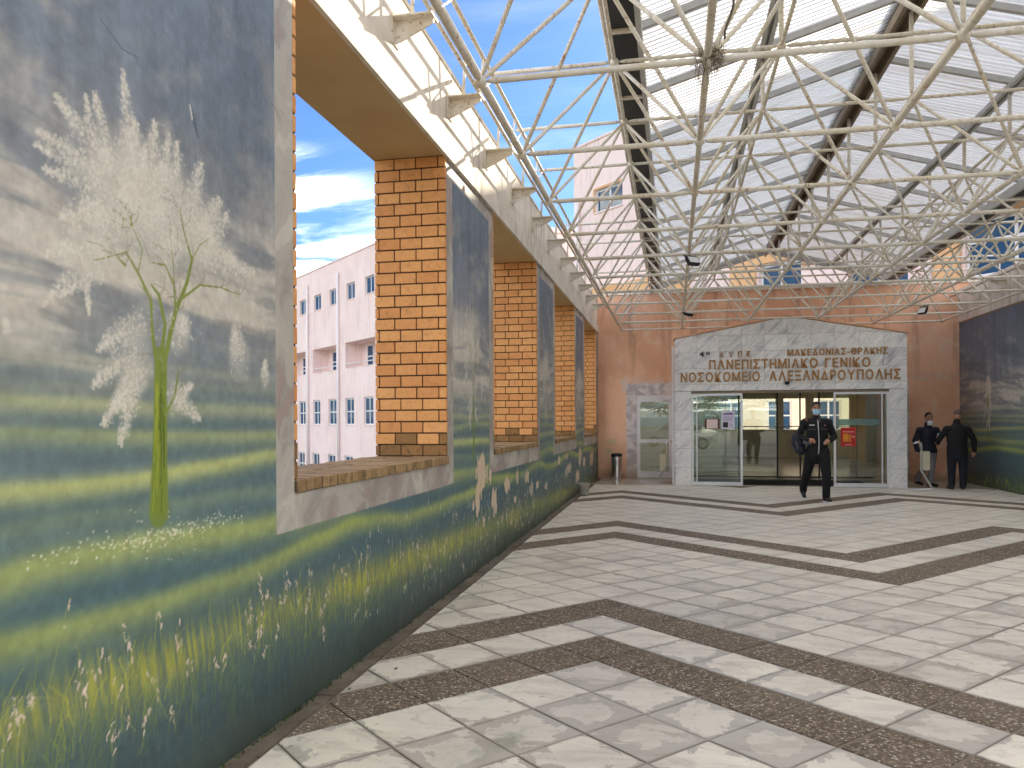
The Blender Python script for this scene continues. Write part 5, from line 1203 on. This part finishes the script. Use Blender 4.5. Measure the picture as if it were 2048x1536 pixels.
z = MB(); z.tube([(.03, -.09, 1.55), (.06, -.115, 1.50), (.03, -.138, 1.44)], .006, 5); pf('collar_trim', z, PM['stripe_grey'])
for dx in (0, .022): pf('shoulder_stripe', MB().tube([(-.20 + dx, -.045, 1.522), (-.175 + dx, -.075, 1.485)], .006, 5), PM['stripe'])
pf('chest_print', MB().box((-.135, -.146, 1.395), (-.045, -.138, 1.412)), PM['zip'], False); pf('chest_badge', MB().box((.13, -.134, 1.39), (.150, -.126, 1.412)), PM['stripe'], False)
for s in (-1, 1): pf('chest_seam', MB().tube([(s * .045 + .02, -.147, 1.33), (s * .10 + .02, -.142, 1.325), (s * .165 + .02, -.098, 1.32)], .004, 5), PM['stripe_grey'])
pf('trouser_logo', MB().box((.15, -.118, .77), (.185, -.108, .785)), PM['zip'], False)
bagl = thing('shoulder_bag', 'dark navy and grey bag hanging at the hip of the striding man', 'bag', (2.30, 15.5, .85))
bb = MB(); bb.ell((2.305, 15.50, 1.07), (.125, .15, .20), 16, 12, Matrix.Rotation(R(-14), 4, 'Y')); bb.ell((2.33, 15.46, .95), (.10, .13, .12), 12, 10); bb.build('bag_body', PM['bag'], bagl, True)
MB().ell((2.43, 15.27, 1.08), (.085, .045, .05), 12, 8, Matrix.Rotation(R(8), 4, 'Y')).build('grey_flap', PM['bag_grey'], bagl, True)
MB().tube([(2.24, 15.35, 1.10), (2.27, 15.34, .98), (2.30, 15.35, .93)], .006, 5).build('zip_line', PM['stripe_grey'], bagl, True)
MB().tube([(2.30, 15.44, 1.24), (2.36, 15.36, 1.40), (2.42, 15.40, 1.535), (2.44, 15.48, 1.52), (2.36, 15.56, 1.30)], .014, 6).build('strap', PM['bag'], bagl, True)
# man in navy jacket facing the camera
J2 = dict(pelvis=(.0, 0, .86), chest=(.0, -.01, 1.16), neck=(.0, -.01, 1.375), head=(.01, -.03, 1.525), shL=(-.178, 0, 1.255), shR=(.178, 0, 1.255), elL=(-.265, .03, 1.02), wrL=(-.25, -.04, .80), handL=(-.245, -.06, .70), curlL=(.3, -.2, -.5), elR=(.27, .02, 1.06), wrR=(.17, -.20, 1.08), handR=(.10, -.28, 1.10), curlR=(-.6, .1, .1),
          hipL=(-.085, 0, .80), hipR=(.095, 0, .80), knL=(-.06, -.02, .45), knR=(.06, -.03, .44), anL=(-.13, .22, .13), anR=(.03, -.06, .085), toeL=(-.08, .12, .05), toeR=(.10, -.19, .040), liftL=1, w=1.04, lw=.98, hem=.10)
P2, pf, hd = person('younger man in navy jacket and grey trousers holding a cup', (5.56, 18.95, 0), R(8), J2, (PM['navy'], PM['grey'], PM['shoe_black']), .15)
mask(pf, hd, PM['mask_white'], -.055, .9)
cp = thing('drink_cup', 'clear lidded cup held by the man in the navy jacket', 'cup', (5.69, 18.66, 1.08))
MB().lathe((5.70, 18.655, 1.055), [(.001, 0), (.028, 0), (.036, .10), (.036, .105)], 16).build('cup_body', M['lamp_glass'], cp, True); MB().lathe((5.70, 18.655, 1.16), [(.038, 0), (.036, .018), (.018, .035), (.001, .036)], 16).build('lid', simple('teal_lid', lin((120, 180, 160)), .4), cp, True)
# man in black seen from behind
J3 = dict(pelvis=(.0, 0, .90), chest=(.0, .02, 1.20), neck=(.0, .03, 1.42), head=(.03, .06, 1.575), face=1, shL=(-.205, 0, 1.285), shR=(.205, 0, 1.275), elL=(-.335, .06, 1.07), wrL=(-.30, .26, .98), handL=(-.29, .36, .99), curlL=(0, .4, -.4), elR=(.325, -.01, 1.05), wrR=(.345, .04, .83), handR=(.345, .06, .72), curlR=(-.3, .2, -.6),
          hipL=(-.095, 0, .84), hipR=(.10, 0, .84), knL=(-.105, .02, .46), knR=(.11, .0, .46), anL=(-.12, -.02, .085), anR=(.10, -.03, .085), toeL=(-.14, .13, .040), toeR=(.12, .12, .040), w=1.2, lw=1.08, hem=.13, hairm=PM['grey_hair'])
P3, pf, hd = person('heavy man in black jacket and dark jeans seen from behind', (5.93, 18.25, 0), 0.0, J3, (PM['jacket_black'], PM['jeans'], PM['shoe_black']), .05)
